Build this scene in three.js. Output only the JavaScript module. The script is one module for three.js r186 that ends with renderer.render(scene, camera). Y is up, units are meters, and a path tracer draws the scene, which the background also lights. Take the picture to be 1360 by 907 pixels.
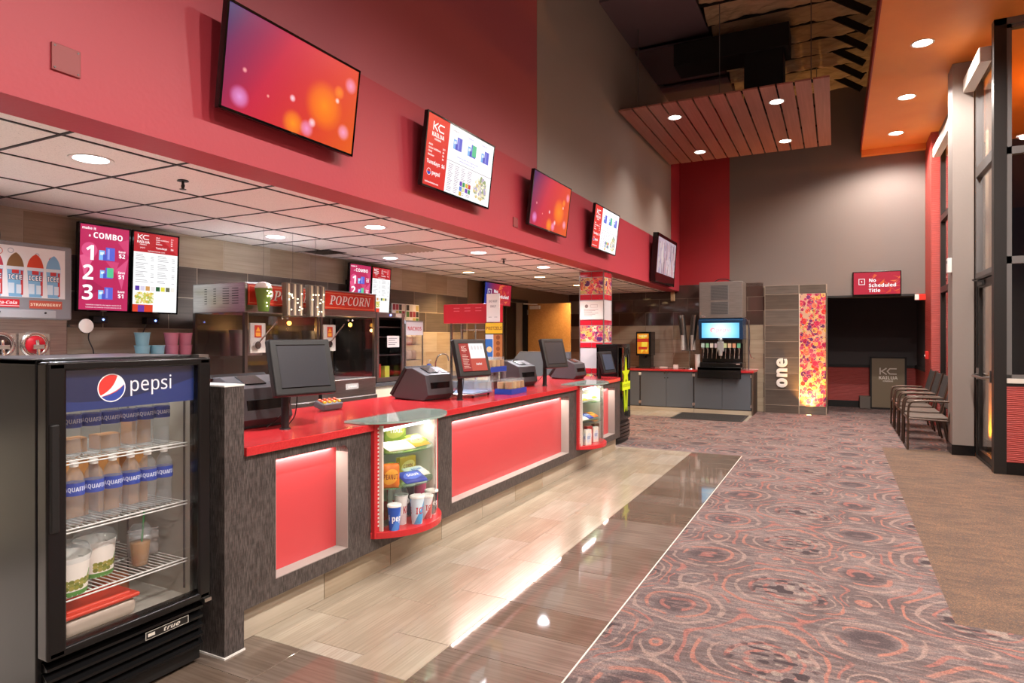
import * as THREE from 'three';
import { RoundedBoxGeometry } from 'three/addons/geometries/RoundedBoxGeometry.js';
import { mergeGeometries } from 'three/addons/utils/BufferGeometryUtils.js';
import { RectAreaLightUniformsLib } from 'three/addons/lights/RectAreaLightUniformsLib.js';
import { FontLoader } from 'three/addons/loaders/FontLoader.js';
import { TextGeometry } from 'three/addons/geometries/TextGeometry.js';

// ---------------------------------------------------------------- camera, lights, exposure
// Plan: x to the right, y up, d = depth along the hall (z = -d). The camera stands at x = 0, d = 0.
RectAreaLightUniformsLib.init();
const scene = new THREE.Scene();
const renderer = new THREE.WebGLRenderer({ antialias: true });
renderer.toneMapping = THREE.LinearToneMapping;
renderer.toneMappingExposure = 1.6;
renderer.shadowMap.enabled = true;
scene.background = new THREE.Color(0x05060a);   // night outside
const F = 848, YAW = 0.4693;
const camera = new THREE.PerspectiveCamera(2 * Math.atan(453.5 / F) * 180 / Math.PI, 1360 / 907, 0.05, 100);
camera.position.set(0, 1.5, 0);
camera.rotation.set(0, YAW, 0);
camera.setViewOffset(1360, 907, 0, 5.4, 1360, 907);
camera.updateProjectionMatrix();
const LAMP_SOFFIT = 28, LAMP_CEILING = 12.5, LAMP_PANEL = 9, WARM = 0xfff5ee, NEUTRAL = 0xf8f7ff;

// ---------------------------------------------------------------- helpers
let seed = 12345;
const rnd = () => { seed = (seed * 1664525 + 1013904223) >>> 0; return seed / 4294967296; };
const rr = (a, b) => a + (b - a) * rnd();
const names = new Map();
const numbered = (n) => { const k = names.get(n) ?? 0; names.set(n, k + 1); return k ? n + '_' + String(k).padStart(3, '0') : n; };
function tag(o, label, category, group, kind) {
  if (label) o.userData.label = label;
  if (category) o.userData.category = category;
  if (group) o.userData.group = group;
  if (kind) o.userData.kind = kind;
  return o;
}
function thing(name, label, category, [x, y, d], o = {}) {
  const g = new THREE.Group(); g.name = numbered(name); g.position.set(x, y, -d); g.rotation.y = o.turn ?? 0;
  scene.add(g);
  return tag(g, label, category, o.group, o.kind);
}
const struct = (name, label, pos = [0, 0, 0]) => thing(name, label, label ? name.split('_')[0] : null, pos, { kind: 'structure' });
function shade(m) { m.castShadow = true; m.receiveShadow = true; return m; }
function part(parent, name, geo, mat, label) {
  const g = Array.isArray(geo) ? merge(geo) : geo;
  const m = shade(new THREE.Mesh(g, mat)); m.name = name;
  if (label) m.userData.label = label;
  parent.add(m);
  return m;
}
// the same, for geometry written in world coordinates
function wpart(parent, name, geo, mat, label) {
  const g = Array.isArray(geo) ? merge(geo) : geo, p = new THREE.Vector3();
  for (let o = parent; o && o !== scene; o = o.parent) p.add(o.position);
  g.translate(-p.x, -p.y, -p.z);
  return part(parent, name, g, mat, label);
}
function merge(list) {
  const l = list.flat(9).map((g) => { const q = g.index ? g.toNonIndexed() : g; for (const k of Object.keys(q.attributes)) if (!['position', 'normal', 'uv'].includes(k)) q.deleteAttribute(k); return q; });
  return l.length === 1 ? l[0] : mergeGeometries(l);
}
// uv in metres from the way a face points
function muv(g, swap = false) {
  if (g.index) g = g.toNonIndexed();
  const p = g.attributes.position, n = g.attributes.normal, uv = new Float32Array(p.count * 2);
  for (let i = 0; i < p.count; i++) {
    const ax = Math.abs(n.getX(i)), ay = Math.abs(n.getY(i)), az = Math.abs(n.getZ(i));
    let u, v;
    if (ax >= ay && ax >= az) { u = p.getZ(i); v = p.getY(i); } else if (ay >= az) { u = p.getX(i); v = p.getZ(i); } else { u = p.getX(i); v = p.getY(i); }
    uv[2 * i] = swap ? v : u; uv[2 * i + 1] = swap ? u : v;
  }
  g.setAttribute('uv', new THREE.BufferAttribute(uv, 2));
  return g;
}
const B = (x0, x1, y0, y1, d0, d1) => muv(new THREE.BoxGeometry(Math.abs(x1 - x0), Math.abs(y1 - y0), Math.abs(d1 - d0)).translate((x0 + x1) / 2, (y0 + y1) / 2, -(d0 + d1) / 2));
const RB = (x0, x1, y0, y1, d0, d1, r = 0.01, s = 2) => muv(new RoundedBoxGeometry(Math.abs(x1 - x0), Math.abs(y1 - y0), Math.abs(d1 - d0), s, r).translate((x0 + x1) / 2, (y0 + y1) / 2, -(d0 + d1) / 2));
const cyl = (r0, r1, h, n = 20, open = false) => new THREE.CylinderGeometry(r1, r0, h, n, 1, open).translate(0, h / 2, 0);   // r0 at the base
const lathe = (pts, n = 24) => new THREE.LatheGeometry(pts.map(([r, y]) => new THREE.Vector2(r, y)), n);
const tube = (pts, r, n = 8, seg = 0) => new THREE.TubeGeometry(new THREE.CatmullRomCurve3(pts.map(([x, y, d]) => new THREE.Vector3(x, y, -d)), false, 'centripetal'), seg || pts.length * 6, r, n, false);
function rod(a, b, r, n = 8) {
  const A = new THREE.Vector3(a[0], a[1], -a[2]), Q = new THREE.Vector3(b[0], b[1], -b[2]), L = A.distanceTo(Q);
  const g = new THREE.CylinderGeometry(r, r, L, n);
  g.applyQuaternion(new THREE.Quaternion().setFromUnitVectors(new THREE.Vector3(0, 1, 0), Q.clone().sub(A).normalize()));
  return g.translate((A.x + Q.x) / 2, (A.y + Q.y) / 2, (A.z + Q.z) / 2);
}
const many = (g, name, list, m, label) => list.forEach((q) => wpart(g, name, q, m, label));
const shapeOf = (pts) => { const s = new THREE.Shape(); pts.forEach(([x, y], i) => (i ? s.lineTo(x, y) : s.moveTo(x, y))); return s; };
const ext = (pts, depth, bevel = 0) => new THREE.ExtrudeGeometry(Array.isArray(pts) ? shapeOf(pts) : pts, { depth, bevelEnabled: bevel > 0, bevelSize: bevel, bevelThickness: bevel, bevelSegments: 2, curveSegments: 24 });
// a sheet facing +x whose picture reads the right way for someone in the lobby: width along d, height along y
function sheetX(x, y0, y1, d0, d1) { return new THREE.PlaneGeometry(d1 - d0, y1 - y0).rotateY(Math.PI / 2).translate(x, (y0 + y1) / 2, -(d0 + d1) / 2); }
function sheetZ(d, x0, x1, y0, y1) { return new THREE.PlaneGeometry(x1 - x0, y1 - y0).translate((x0 + x1) / 2, (y0 + y1) / 2, -d); }

// ---------------------------------------------------------------- textures
const hash = (x, y, s) => { let h = (x * 374761393 + y * 668265263 + s * 1442695041) | 0; h = Math.imul(h ^ (h >>> 13), 1274126177); return ((h ^ (h >>> 16)) >>> 0) / 4294967296; };
function vn(x, y, px, py, s) {   // value noise, periodic in px, py cells
  const x0 = Math.floor(x), y0 = Math.floor(y), fx = x - x0, fy = y - y0, u = fx * fx * (3 - 2 * fx), v = fy * fy * (3 - 2 * fy), w = (a, p) => ((a % p) + p) % p;
  const a = hash(w(x0, px), w(y0, py), s), b = hash(w(x0 + 1, px), w(y0, py), s), c = hash(w(x0, px), w(y0 + 1, py), s), e = hash(w(x0 + 1, px), w(y0 + 1, py), s);
  return a + (b - a) * u + (c - a) * v + (a - b - c + e) * u * v;
}
const fbm = (u, v, nx, ny, s, o = 4) => { let t = 0, a = 0.5, k = 0; for (let i = 0; i < o; i++) { t += a * vn(u * nx, v * ny, nx, ny, s + i * 17); k += a; nx *= 2; ny *= 2; a *= 0.5; } return t / k; };
function tex(w, h, sx, sy, fn, srgb = true) {   // repeats every sx by sy metres
  const data = new Uint8Array(w * h * 4);
  for (let j = 0; j < h; j++) for (let i = 0; i < w; i++) { const c = fn(i / w, j / h), o = (j * w + i) * 4; data[o] = Math.max(0, Math.min(255, c[0])); data[o + 1] = Math.max(0, Math.min(255, c[1])); data[o + 2] = Math.max(0, Math.min(255, c[2])); data[o + 3] = 255; }
  const t = new THREE.DataTexture(data, w, h); t.wrapS = t.wrapT = THREE.RepeatWrapping; t.magFilter = THREE.LinearFilter; t.repeat.set(1 / sx, 1 / sy);
  if (srgb) t.colorSpace = THREE.SRGBColorSpace;
  t.needsUpdate = true;
  return t;
}
const mixc = (a, b, t) => [a[0] + (b[0] - a[0]) * t, a[1] + (b[1] - a[1]) * t, a[2] + (b[2] - a[2]) * t];
const sm = (a, b, x) => { const t = Math.max(0, Math.min(1, (x - a) / (b - a))); return t * t * (3 - 2 * t); };
function canvasTex(w, h, draw) {
  const c = document.createElement('canvas'); c.width = w; c.height = h;
  const k = c.getContext('2d'); draw(k, w, h);
  const t = new THREE.CanvasTexture(c); t.colorSpace = THREE.SRGBColorSpace; t.wrapS = t.wrapT = THREE.ClampToEdgeWrapping;
  return t;
}
const mat = (color, roughness = 0.6, o = {}) => new THREE.MeshStandardMaterial({ color, roughness, ...o });
const phys = (color, roughness, o = {}) => new THREE.MeshPhysicalMaterial({ color, roughness, ...o });
const glow = (color, k, o = {}) => new THREE.MeshStandardMaterial({ color: 0x111111, emissive: color, emissiveIntensity: k, roughness: 0.4, ...o });
const screenMat = (map, k) => new THREE.MeshStandardMaterial({ color: 0x050505, emissive: 0xffffff, emissiveMap: map, emissiveIntensity: k * 0.72, roughness: 0.25 });

const T = {};
T.laminate = tex(512, 512, 0.3, 0.45, (u, v) => {
  const a = fbm(u, v, 110, 18, 3, 3), b = fbm(u, v, 14, 9, 9, 3), c = fbm(u, v, 8, 90, 21, 2), t = sm(0.25, 0.8, a * 0.8 + b * 0.2) * 0.8 + c * 0.2;
  return mixc([44, 38, 36], [102, 93, 89], t);
});
T.laminateBump = tex(512, 512, 0.3, 0.45, (u, v) => { const a = fbm(u, v, 110, 18, 3, 3) * 255; return [a, a, a]; }, false);
T.beige = tex(512, 512, 1.2, 1.2, (u, v) => { const a = fbm(u, v, 150, 4, 5, 3), b = fbm(u, v, 6, 6, 8, 3), t = a * 0.6 + b * 0.4; return mixc([164, 154, 138], [184, 175, 159], sm(0.25, 0.75, t)); });
T.dark = tex(512, 512, 1.2, 1.2, (u, v) => { const a = fbm(u, v, 4, 130, 15, 3), b = fbm(u, v, 5, 5, 18, 3), t = a * 0.6 + b * 0.4; return mixc([110, 97, 87], [128, 115, 104], sm(0.25, 0.75, t)); });
T.wallBeige = tex(512, 256, 1.2, 0.6, (u, v) => { const a = fbm(u, v, 3, 40, 31, 3), b = fbm(u, v, 4, 4, 32, 3), t = a * 0.65 + b * 0.35; return mixc([170, 157, 138], [188, 176, 157], sm(0.25, 0.75, t)); });
T.wallDark = tex(512, 256, 1.2, 0.6, (u, v) => { const a = fbm(u, v, 3, 40, 41, 3), b = fbm(u, v, 4, 4, 42, 3), t = a * 0.6 + b * 0.4; return mixc([92, 85, 79], [108, 100, 93], sm(0.25, 0.75, t)); });
T.brownCarpet = tex(1024, 1024, 1.6, 1.6, (u, v) => {
  const a = fbm(u, v, 340, 340, 51, 2), b = fbm(u, v, 12, 30, 52, 4), c = vn(u * 256, v * 256, 256, 256, 55);
  let k = mixc([78, 64, 56], [122, 94, 72], sm(0.25, 0.8, a * 0.6 + b * 0.4));
  if (c > 0.8) k = mixc(k, [142, 104, 74], 0.5); if (c < 0.15) k = mixc(k, [74, 70, 74], 0.6);
  return k;
});
// patterned carpet: rings about centres a little under a metre apart, smaller swirls and pebble patches between them
{
  const N = 2, P = 0.94, L = N * P, W = 2048;
  const feats = [];
  for (let i = 0; i < N; i++) for (let j = 0; j < N; j++) {
    feats.push([i * P, j * P, 1.0, 0.235]);
    feats.push([i * P, j * P + 0.47, 0.55, 0.10]);
    feats.push([i * P - 0.47, j * P + 0.82, 0.5, 0.09]);
    feats.push([i * P - 0.40, j * P + 0.46, -0.5, 0.16]);
  }
  const wrap = (a) => a - L * Math.round(a / L);
  T.carpet = tex(W, W, L, L, (u, v) => {
    const w1 = fbm(u, v, 7, 7, 61, 3) - 0.5, w2 = fbm(u, v, 7, 7, 71, 3) - 0.5;
    const x = u * L + w1 * 0.09, y = v * L + w2 * 0.09;
    let f = 0, near = 9, peb = 9;
    for (const [cx, cy, h, s] of feats) {
      const dx = wrap(x - cx), dy = wrap(y - cy), q = dx * dx + dy * dy;
      f += h * Math.exp(-q / (2 * s * s));
      if (h > 0.9) near = Math.min(near, Math.sqrt(q));
      if (h < 0) peb = Math.min(peb, Math.sqrt(q));
    }
    const grain = fbm(u, v, 420, 420, 81, 1), soft = fbm(u, v, 7, 7, 83, 4), streak = fbm(u, v, 16, 120, 91, 3);
    let c = mixc([106, 90, 88], [146, 130, 126], sm(0.3, 0.7, soft * 0.5 + streak * 0.5));
    if (near < 0.15) c = mixc(c, [82, 68, 70], 0.85 * (1 - sm(0.07, 0.15, near)));
    const lev = f * 5.6 + w1 * 1.5, k = Math.floor(lev), e = Math.abs(lev - k - 0.5);
    const broken = vn(u * 26, v * 26, 26, 26, 101 + k), wide = 0.13 + 0.13 * vn(u * 16, v * 16, 16, 16, 131 + k);
    const line = (1 - sm(wide * 0.5, wide, e)) * (0.65 + 0.35 * fbm(u, v, 30, 160, 111, 2));
    if (broken > 0.22) c = mixc(c, k % 3 === 0 ? [176, 150, 138] : k % 3 === 1 ? [192, 124, 106] : [180, 112, 100], line * sm(0.22, 0.4, broken));
    const dash = fbm(u, v, 22, 100, 141, 2);
    if (dash > 0.62) c = mixc(c, [172, 136, 126], 0.4 * sm(0.62, 0.7, dash)); else if (dash < 0.34) c = mixc(c, [92, 78, 78], 0.35 * sm(0.34, 0.28, dash));
    if (peb < 0.24) { const p = vn(u * 34, v * 62, 34, 62, 151); if (p > 0.66) c = mixc(c, [72, 58, 60], sm(0.66, 0.74, p) * (1 - sm(0.16, 0.24, peb))); else if (p < 0.28) c = mixc(c, [176, 160, 146], sm(0.28, 0.2, p) * 0.7 * (1 - sm(0.16, 0.24, peb))); }
    const g = 0.68 + 0.26 * grain;
    return [c[0] * g, c[1] * g, c[2] * g];
  });
  T.carpet.offset.set(-0.148 / L, 3.62 / L);
}
T.pileBump = tex(256, 256, 0.25, 0.25, (u, v) => { const a = fbm(u, v, 90, 90, 161, 2) * 255; return [a, a, a]; }, false);
T.plaster = tex(256, 256, 1, 1, (u, v) => { const a = fbm(u, v, 60, 60, 171, 3) * 255; return [a, a, a]; }, false);
T.ceilTile = tex(512, 512, 0.6, 0.6, (u, v) => { const a = fbm(u, v, 120, 120, 181, 2), b = vn(u * 150, v * 150, 150, 150, 185); const k = 234 + 12 * a - (b > 0.86 ? 30 : 0); return [k, k * 0.98, k * 0.96]; });
T.door = tex(512, 512, 0.8, 0.8, (u, v) => { const a = fbm(u, v, 40, 60, 191, 3), b = fbm(u, v, 8, 5, 195, 3); return mixc([168, 118, 66], [212, 164, 102], a * 0.6 + b * 0.4); });
T.redRib = tex(64, 512, 0.3, 0.5, (u, v) => { const r = 0.5 + 0.5 * Math.sin(v * Math.PI * 2 * 24 + 2.2 * fbm(u, v, 2, 6, 201, 2) * 3), n = fbm(u, v, 4, 60, 205, 2); return mixc([136, 40, 36], [196, 76, 64], r * 0.6 + n * 0.4); });
T.ribBump = tex(64, 512, 0.3, 0.5, (u, v) => { const r = 255 * (0.5 + 0.5 * Math.sin(v * Math.PI * 2 * 24 + 2.2 * fbm(u, v, 2, 6, 201, 2) * 3)); return [r, r, r]; }, false);
T.steel = tex(256, 256, 0.4, 0.4, (u, v) => { const a = 205 + 40 * (fbm(u, v, 4, 120, 211, 2) - 0.5); return [a, a, a]; });
T.insul = tex(512, 256, 2.0, 0.62, (u, v) => { const a = fbm(u, v, 26, 8, 221, 4), w = fbm(u, v, 8, 6, 225, 3), c = Math.abs(fbm(u, v, 10, 5, 229, 3) - 0.5); let k = mixc([158, 138, 106], [200, 178, 140], a * 0.5 + w * 0.5); return mixc(k, [128, 112, 90], c < 0.05 ? 0.25 : 0); });
T.insulBump = tex(512, 256, 2.0, 0.62, (u, v) => { const a = fbm(u, v, 14, 6, 231, 4) * 255; return [a, a, a]; }, false);
T.soffit = tex(256, 256, 1.2, 1.2, (u, v) => { const a = fbm(u, v, 5, 5, 241, 4); return mixc([226, 140, 64], [234, 150, 72], a); });
T.slat = tex(256, 512, 0.5, 2.0, (u, v) => { const a = fbm(u, v, 30, 3, 251, 3), b = fbm(u, v, 5, 4, 255, 2); return mixc([146, 94, 82], [182, 128, 114], a * 0.7 + b * 0.3); });
T.stone = tex(512, 512, 0.5, 0.5, (u, v) => { const a = fbm(u, v, 70, 70, 261, 2); return mixc([186, 40, 44], [204, 58, 60], a); });

const M = {
  carpet: mat(0xffffff, 1, { map: T.carpet, bumpMap: T.pileBump, bumpScale: 0.0015 }),
  brownCarpet: mat(0xffffff, 1, { map: T.brownCarpet, bumpMap: T.pileBump, bumpScale: 0.0015 }),
  beigeTile: [0xffffff, 0xf8f5f0, 0xf2ede6].map((c) => phys(c, 0.2, { map: T.beige })),
  darkTile: [0xffffff, 0xf0ece8, 0xe4dcd4].map((c) => phys(c, 0.045, { map: T.dark, specularIntensity: 1, ior: 1.6 })),
  wallBeige: [0xffffff, 0xf3ede4, 0xe9e2d8].map((c) => phys(c, 0.3, { map: T.wallBeige })),
  wallDark: [0xffffff, 0xefe9e4, 0xdfd8d2].map((c) => phys(c, 0.28, { map: T.wallDark })),
  glossDark: [0x4a3a34, 0x43342f, 0x51403a].map((c) => phys(c, 0.05, { ior: 1.6 })),
  grout: mat(0xb9ab98, 0.9), groutMid: mat(0x9c8e7e, 0.9),
  groutDark: mat(0x8a7c6e, 0.9),
  subfloor: mat(0x4a443e, 0.9), staffFloor: mat(0xb8ab9c, 0.7), reveal: mat(0x958d87, 0.6, { bumpMap: T.laminateBump, bumpScale: 0.001 }),
  red: mat(0xb83a47, 0.45, { bumpMap: T.plaster, bumpScale: 0.0006 }),
  rose: mat(0xb45a62, 0.55, { bumpMap: T.plaster, bumpScale: 0.0006 }),
  deepRed: mat(0xa3262c, 0.5, { bumpMap: T.plaster, bumpScale: 0.0006 }),
  greyShaded: mat(0x766b64, 0.7, { bumpMap: T.plaster, bumpScale: 0.0006 }), grey: mat(0xa4988e, 0.7, { bumpMap: T.plaster, bumpScale: 0.0006 }),  // one grey paint twice: the darker copy holds the back wall's weaker light
  column: mat(0x8e837b, 0.6, { bumpMap: T.plaster, bumpScale: 0.0006 }),
  brownWall: mat(0x7a6248, 0.6),
  backRoom: mat(0x8a7b6a, 0.8), darkWall: mat(0x464040, 0.8),
  blackPaint: mat(0x171412, 0.6),
  orange: mat(0xffffff, 0.5, { map: T.soffit }),
  redEdge: mat(0x8a1c18, 0.5),
  ceilTile: mat(0xffffff, 0.95, { map: T.ceilTile }),
  gridBlack: mat(0x1a1614, 0.5),
  darkCeiling: mat(0x6a5a60, 0.9),
  joist: mat(0x15130f, 0.8),
  insul: mat(0xffffff, 0.75, { map: T.insul, bumpMap: T.insulBump, bumpScale: 0.03 }),
  slat: mat(0xffffff, 0.35, { map: T.slat }),
  laminate: mat(0xffffff, 0.5, { map: T.laminate, bumpMap: T.laminateBump, bumpScale: 0.0012 }),
  laminateGrey: mat(0x5c6168, 0.5, { bumpMap: T.laminateBump, bumpScale: 0.0008 }),
  stone: phys(0xffffff, 0.16, { map: T.stone }),
  recessRed: phys(0xc8474a, 0.22),
  caseRed: phys(0xc62f33, 0.25),
  blackPlastic: mat(0x141414, 0.45),
  greyPlastic: mat(0x4c4c4f, 0.4),
  softBlack: phys(0x0f0f10, 0.2),
  gloss: phys(0x0a0a0b, 0.08),
  steel: mat(0xd6d2ce, 0.32, { map: T.steel, metalness: 1 }),
  chrome: mat(0xdddddd, 0.12, { metalness: 1 }),
  darkSteel: mat(0x6a625c, 0.35, { metalness: 0.9 }),
  white: mat(0xe9e6e0, 0.5),
  offWhite: mat(0xd9d2c6, 0.6),
  greyPaint: mat(0x8c8f94, 0.5),
  glass: phys(0xffffff, 0, { transmission: 1, thickness: 0, ior: 1.5 }),
  topGlass: phys(0xc4d8ce, 0.06, { transmission: 0.5, thickness: 0, ior: 1.5 }), greenGlass: phys(0xd8f0e6, 0, { transmission: 1, thickness: 0, ior: 1.5 }),
  tinted: phys(0x9a9080, 0.02, { transmission: 1, thickness: 0, ior: 1.5 }),
  clear: phys(0xf6fafc, 0.04, { transmission: 0.92, thickness: 0, ior: 1.45 }),
  water: phys(0xf2f6f8, 0.05, { transmission: 0.88, thickness: 0, ior: 1.33 }),
  bronze: mat(0x2a2725, 0.4, { metalness: 0.4 }),
  greyMetal: mat(0x6d6a68, 0.45, { metalness: 0.3 }),
  redRib: mat(0xffffff, 0.5, { map: T.redRib, bumpMap: T.ribBump, bumpScale: 0.004 }),
  doorWood: mat(0xffffff, 0.4, { map: T.door }),
  rubber: mat(0x2c2a28, 0.9),
  blue: mat(0x1f3f9a, 0.4),
  yellow: mat(0xe2b820, 0.5),
  green: mat(0x4f8f3a, 0.5),
};
// ================================================================ THE SETTING
// ---- floor
const floor = struct('floor', 'lobby floor of patterned carpet and wood-look tile');
wpart(floor, 'floor_slab', B(-7, 5.2, -0.25, -0.025, -4.2, 16.2), M.subfloor);
const flat = (x0, x1, d0, d1) => B(x0, x1, -0.025, 0, d0, d1);
wpart(floor, 'patterned_carpet', [flat(-1.055, 0.56, -4, 8.51), flat(0.56, 5, -4, 4.03), flat(-5.55, 0.56, 8.51, 12.1), flat(0.56, 1.62, 10.08, 12.1), flat(-1.42, 1.62, 12.1, 15.75)], M.carpet, 'mauve carpet with salmon swirls');
wpart(floor, 'brown_carpet', flat(0.56, 5, 4.03, 10.08), M.brownCarpet, 'plain brown flecked carpet');
wpart(floor, 'staff_floor', flat(-5.55, -2.7, -4, 8.51), M.staffFloor);
wpart(floor, 'edge_strip', B(-1.062, -1.055, -0.02, 0.003, -4, 8.51), M.offWhite, 'pale carpet strip');
wpart(floor, 'tile_bed', [B(-2.7, -1.062, -0.025, -0.002, -4, 8.51), B(-5.55, -1.42, -0.025, -0.002, 12.1, 13.75)], M.groutDark);
const tiles = {};
const slab = (w, l, key) => (tiles[key] ??= muv(new RoundedBoxGeometry(w - 0.003, 0.02, l - 0.003, 1, 0.0015)));
function layTile(x0, x1, d0, d1, mats, name) {
  const m = shade(new THREE.Mesh(slab(x1 - x0, d1 - d0, name + (x1 - x0).toFixed(3) + (d1 - d0).toFixed(3)), mats[Math.floor(rnd() * mats.length)]));
  m.name = name; m.position.set((x0 + x1) / 2, -0.0100 + rr(-0.0002, 0.0002), -(d0 + d1) / 2); floor.add(m);
}
for (let d = 2.615 - 0.31 * 12; d < 8.5; d += 0.31) layTile(-1.678, -1.063, d, Math.min(8.51, d + 0.31), M.darkTile, 'dark_floor_tile');
for (let d = 2.28 - 0.31 * 4; d < 2.27; d += 0.31) for (let k = 0; k < 2; k++) layTile(-1.678 - 0.61 * (k + 1), -1.678 - 0.61 * k, d, d + 0.31, M.darkTile, 'dark_floor_tile');
for (let k = 0; k < 3; k++) {
  const x1 = -1.678 - 0.314 * k, x0 = x1 - 0.314;
  for (let d = 2.28 - (k % 2 ? 0.52 : 0.26); d < 8.5; d += 0.615) layTile(x0, x1, Math.max(2.28, d), Math.min(8.51, d + 0.615), M.beigeTile, 'beige_floor_tile');
}
for (let d = 12.1; d < 13.0; d += 0.3) for (let x = -1.42; x > -5.4; x -= 0.61) layTile(x - 0.61, x, d, d + 0.3, M.beigeTile, 'beige_floor_tile');

// ---- wall tiles
function wallTile(parent, w, h, pos, turn, mats, name, gap = 0.007) {
  const key = 'w' + gap + w.toFixed(3) + h.toFixed(3);
  tiles[key] ??= muv(new RoundedBoxGeometry(w - gap, h - gap, 0.012, 1, 0.0015));
  const m = shade(new THREE.Mesh(tiles[key], mats[Math.floor(rnd() * mats.length)]));
  m.name = name; m.position.set(...pos); m.rotation.y = turn; parent.add(m);
}
const wallLeft = struct('wall_left', 'tiled wall behind the concession machines');
wpart(wallLeft, 'wall_core', [B(-5.75, -5.546, 0, 2.6, -4, 10.62), B(-5.75, -5.546, 0, 2.6, 11.52, 15.75), B(-5.75, -5.546, 2.2, 2.6, 10.62, 11.52)], M.grout);
for (let r = 0; r < 5; r++) {
  const y = 2.475 - 0.298 * (r + 0.5), dark = r === 1 || r === 2;
  for (let d = 0.57 + (r % 2 ? 0 : 0.3); d < 9.2; d += 0.598) { const e = Math.min(9.27, d + 0.598); wallTile(wallLeft, e - d, 0.298, [-5.55, y, -(d + e) / 2], Math.PI / 2, dark ? M.wallDark : M.wallBeige, 'wall_tile'); }
}
wpart(wallLeft, 'painted_panel', [B(-5.556, -5.53, 0, 2.48, 9.275, 10.58), B(-5.556, -5.53, 0, 2.48, 11.56, 15.6), B(-5.556, -5.53, 2.24, 2.48, 10.58, 11.56)], M.brownWall, 'brown painted wall');
wpart(wallLeft, 'door_frame', [B(-5.6, -5.5, 0, 2.24, 10.58, 10.63), B(-5.6, -5.5, 0, 2.24, 11.51, 11.56), B(-5.6, -5.5, 2.19, 2.24, 10.58, 11.56)], M.blackPaint);
wpart(wallLeft, 'back_room', [B(-6.9, -5.75, 0, 2.6, 10.3, 10.4), B(-6.9, -5.75, 0, 2.6, 11.8, 11.9), B(-7, -6.9, 0, 2.6, 10.3, 11.9), B(-7, -5.75, 2.5, 2.6, 10.3, 11.9)], M.backRoom);

const bulkhead = struct('wall_bulkhead', 'red bulkhead over the concession counter');
bulkhead.userData.category = 'wall';
wpart(bulkhead, 'bulkhead_panel', B(-3.245, -2.975, 2.48, 3.35, -4, 13.75), M.red, 'red painted bulkhead');
const wallUpper = struct('wall_upper', 'upper wall, rose then grey, above the bulkhead');
wpart(wallUpper, 'rose_panel', B(-3.2, -2.985, 3.35, 6.4, -4, 6.5), M.rose, 'dusty red painted wall');
wpart(wallUpper, 'grey_panel', B(-3.2, -2.98, 3.35, 6.4, 6.5, 13.0), M.grey, 'grey painted wall with weaker light put into its darker colour');
wpart(wallUpper, 'red_strip', B(-3.2, -2.97, 3.35, 6.4, 13.0, 13.75), M.red, 'red painted corner strip');

const ceiling = struct('ceiling', 'lay-in tile ceiling over the concession stand');
wpart(ceiling, 'ceiling_deck', B(-5.75, -3.245, 2.53, 2.6, -4, 15.7), M.blackPaint);
const x0c = -3.3425, d0c = 1.7673, gs = 0.61;
{
  const bars = [];
  for (let k = 0; k <= 3; k++) bars.push(B(x0c - k * gs - 0.008, x0c - k * gs + 0.008, 2.478, 2.5, -4, 15.6));
  for (let k = -9; k <= 22; k++) bars.push(B(-5.55, -3.245, 2.4785, 2.5, d0c + k * gs - 0.008, d0c + k * gs + 0.008));
  wpart(ceiling, 'ceiling_grid', bars, M.gridBlack, 'black ceiling grid');
  const lay = (xa, xb, da, db) => {
    const key = 'c' + (xb - xa).toFixed(3) + (db - da).toFixed(3);
    tiles[key] ??= muv(new THREE.BoxGeometry(xb - xa, 0.016, db - da));
    const m = shade(new THREE.Mesh(tiles[key], M.ceilTile)); m.name = 'ceiling_tile'; m.position.set((xa + xb) / 2, 2.491, -(da + db) / 2); ceiling.add(m);
  };
  for (let k = -9; k < 22; k++) {
    const da = d0c + k * gs + 0.008, db = da + gs - 0.016;
    for (let j = 0; j < 3; j++) lay(x0c - (j + 1) * gs + 0.008, x0c - j * gs - 0.008, da, db);
    lay(x0c + 0.008, -3.247, da, db); lay(-5.54, x0c - 3 * gs - 0.008, da, db);
  }
}

// ---- back wall with the soda counter and the doorway
const wallBack = struct('wall_back', 'rear wall with soda counter, tiled panel and doorway');
const DB = 13.75;
wpart(wallBack, 'wall_core', [B(-5.55, -1.27, 0, 2.61, DB + 0.002, DB + 0.2), B(-1.27, -0.15, 0, 2.53, DB + 0.002, DB + 0.2)], M.groutDark);
wpart(wallBack, 'red_panel', B(-3.2, -1.95, 2.61, 6.4, DB, DB + 0.2), M.deepRed, 'red painted wall');
wpart(wallBack, 'grey_panel', [B(-1.95, -0.15, 2.535, 6.4, DB, DB + 0.2), B(-0.15, 1.7, 2.28, 6.4, DB, DB + 0.2)], M.greyShaded, 'grey painted wall with weaker light put into its darker colour');
for (let r = 0; r < 3; r++) for (let x = -5.5 + (r % 2) * 0.3; x < -1.3; x += 0.6) { const e = Math.min(-1.275, x + 0.6); if (e - x > 0.05) wallTile(wallBack, e - x, 0.285, [(x + e) / 2, 2.61 - 0.285 * (r + 0.5), -(DB + 0.006)], 0, M.glossDark, 'glossy_wall_tile', 0.006); }
for (let r = 0; r < 6; r++) for (let x = -5.5 + (r % 2) * 0.3; x < -1.3; x += 0.6) { const e = Math.min(-1.275, x + 0.6); if (e - x > 0.05) wallTile(wallBack, e - x, 0.29, [(x + e) / 2, 1.75 - 0.29 * (r + 0.5), -(DB + 0.006)], 0, M.wallBeige, 'wall_tile'); }

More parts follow.
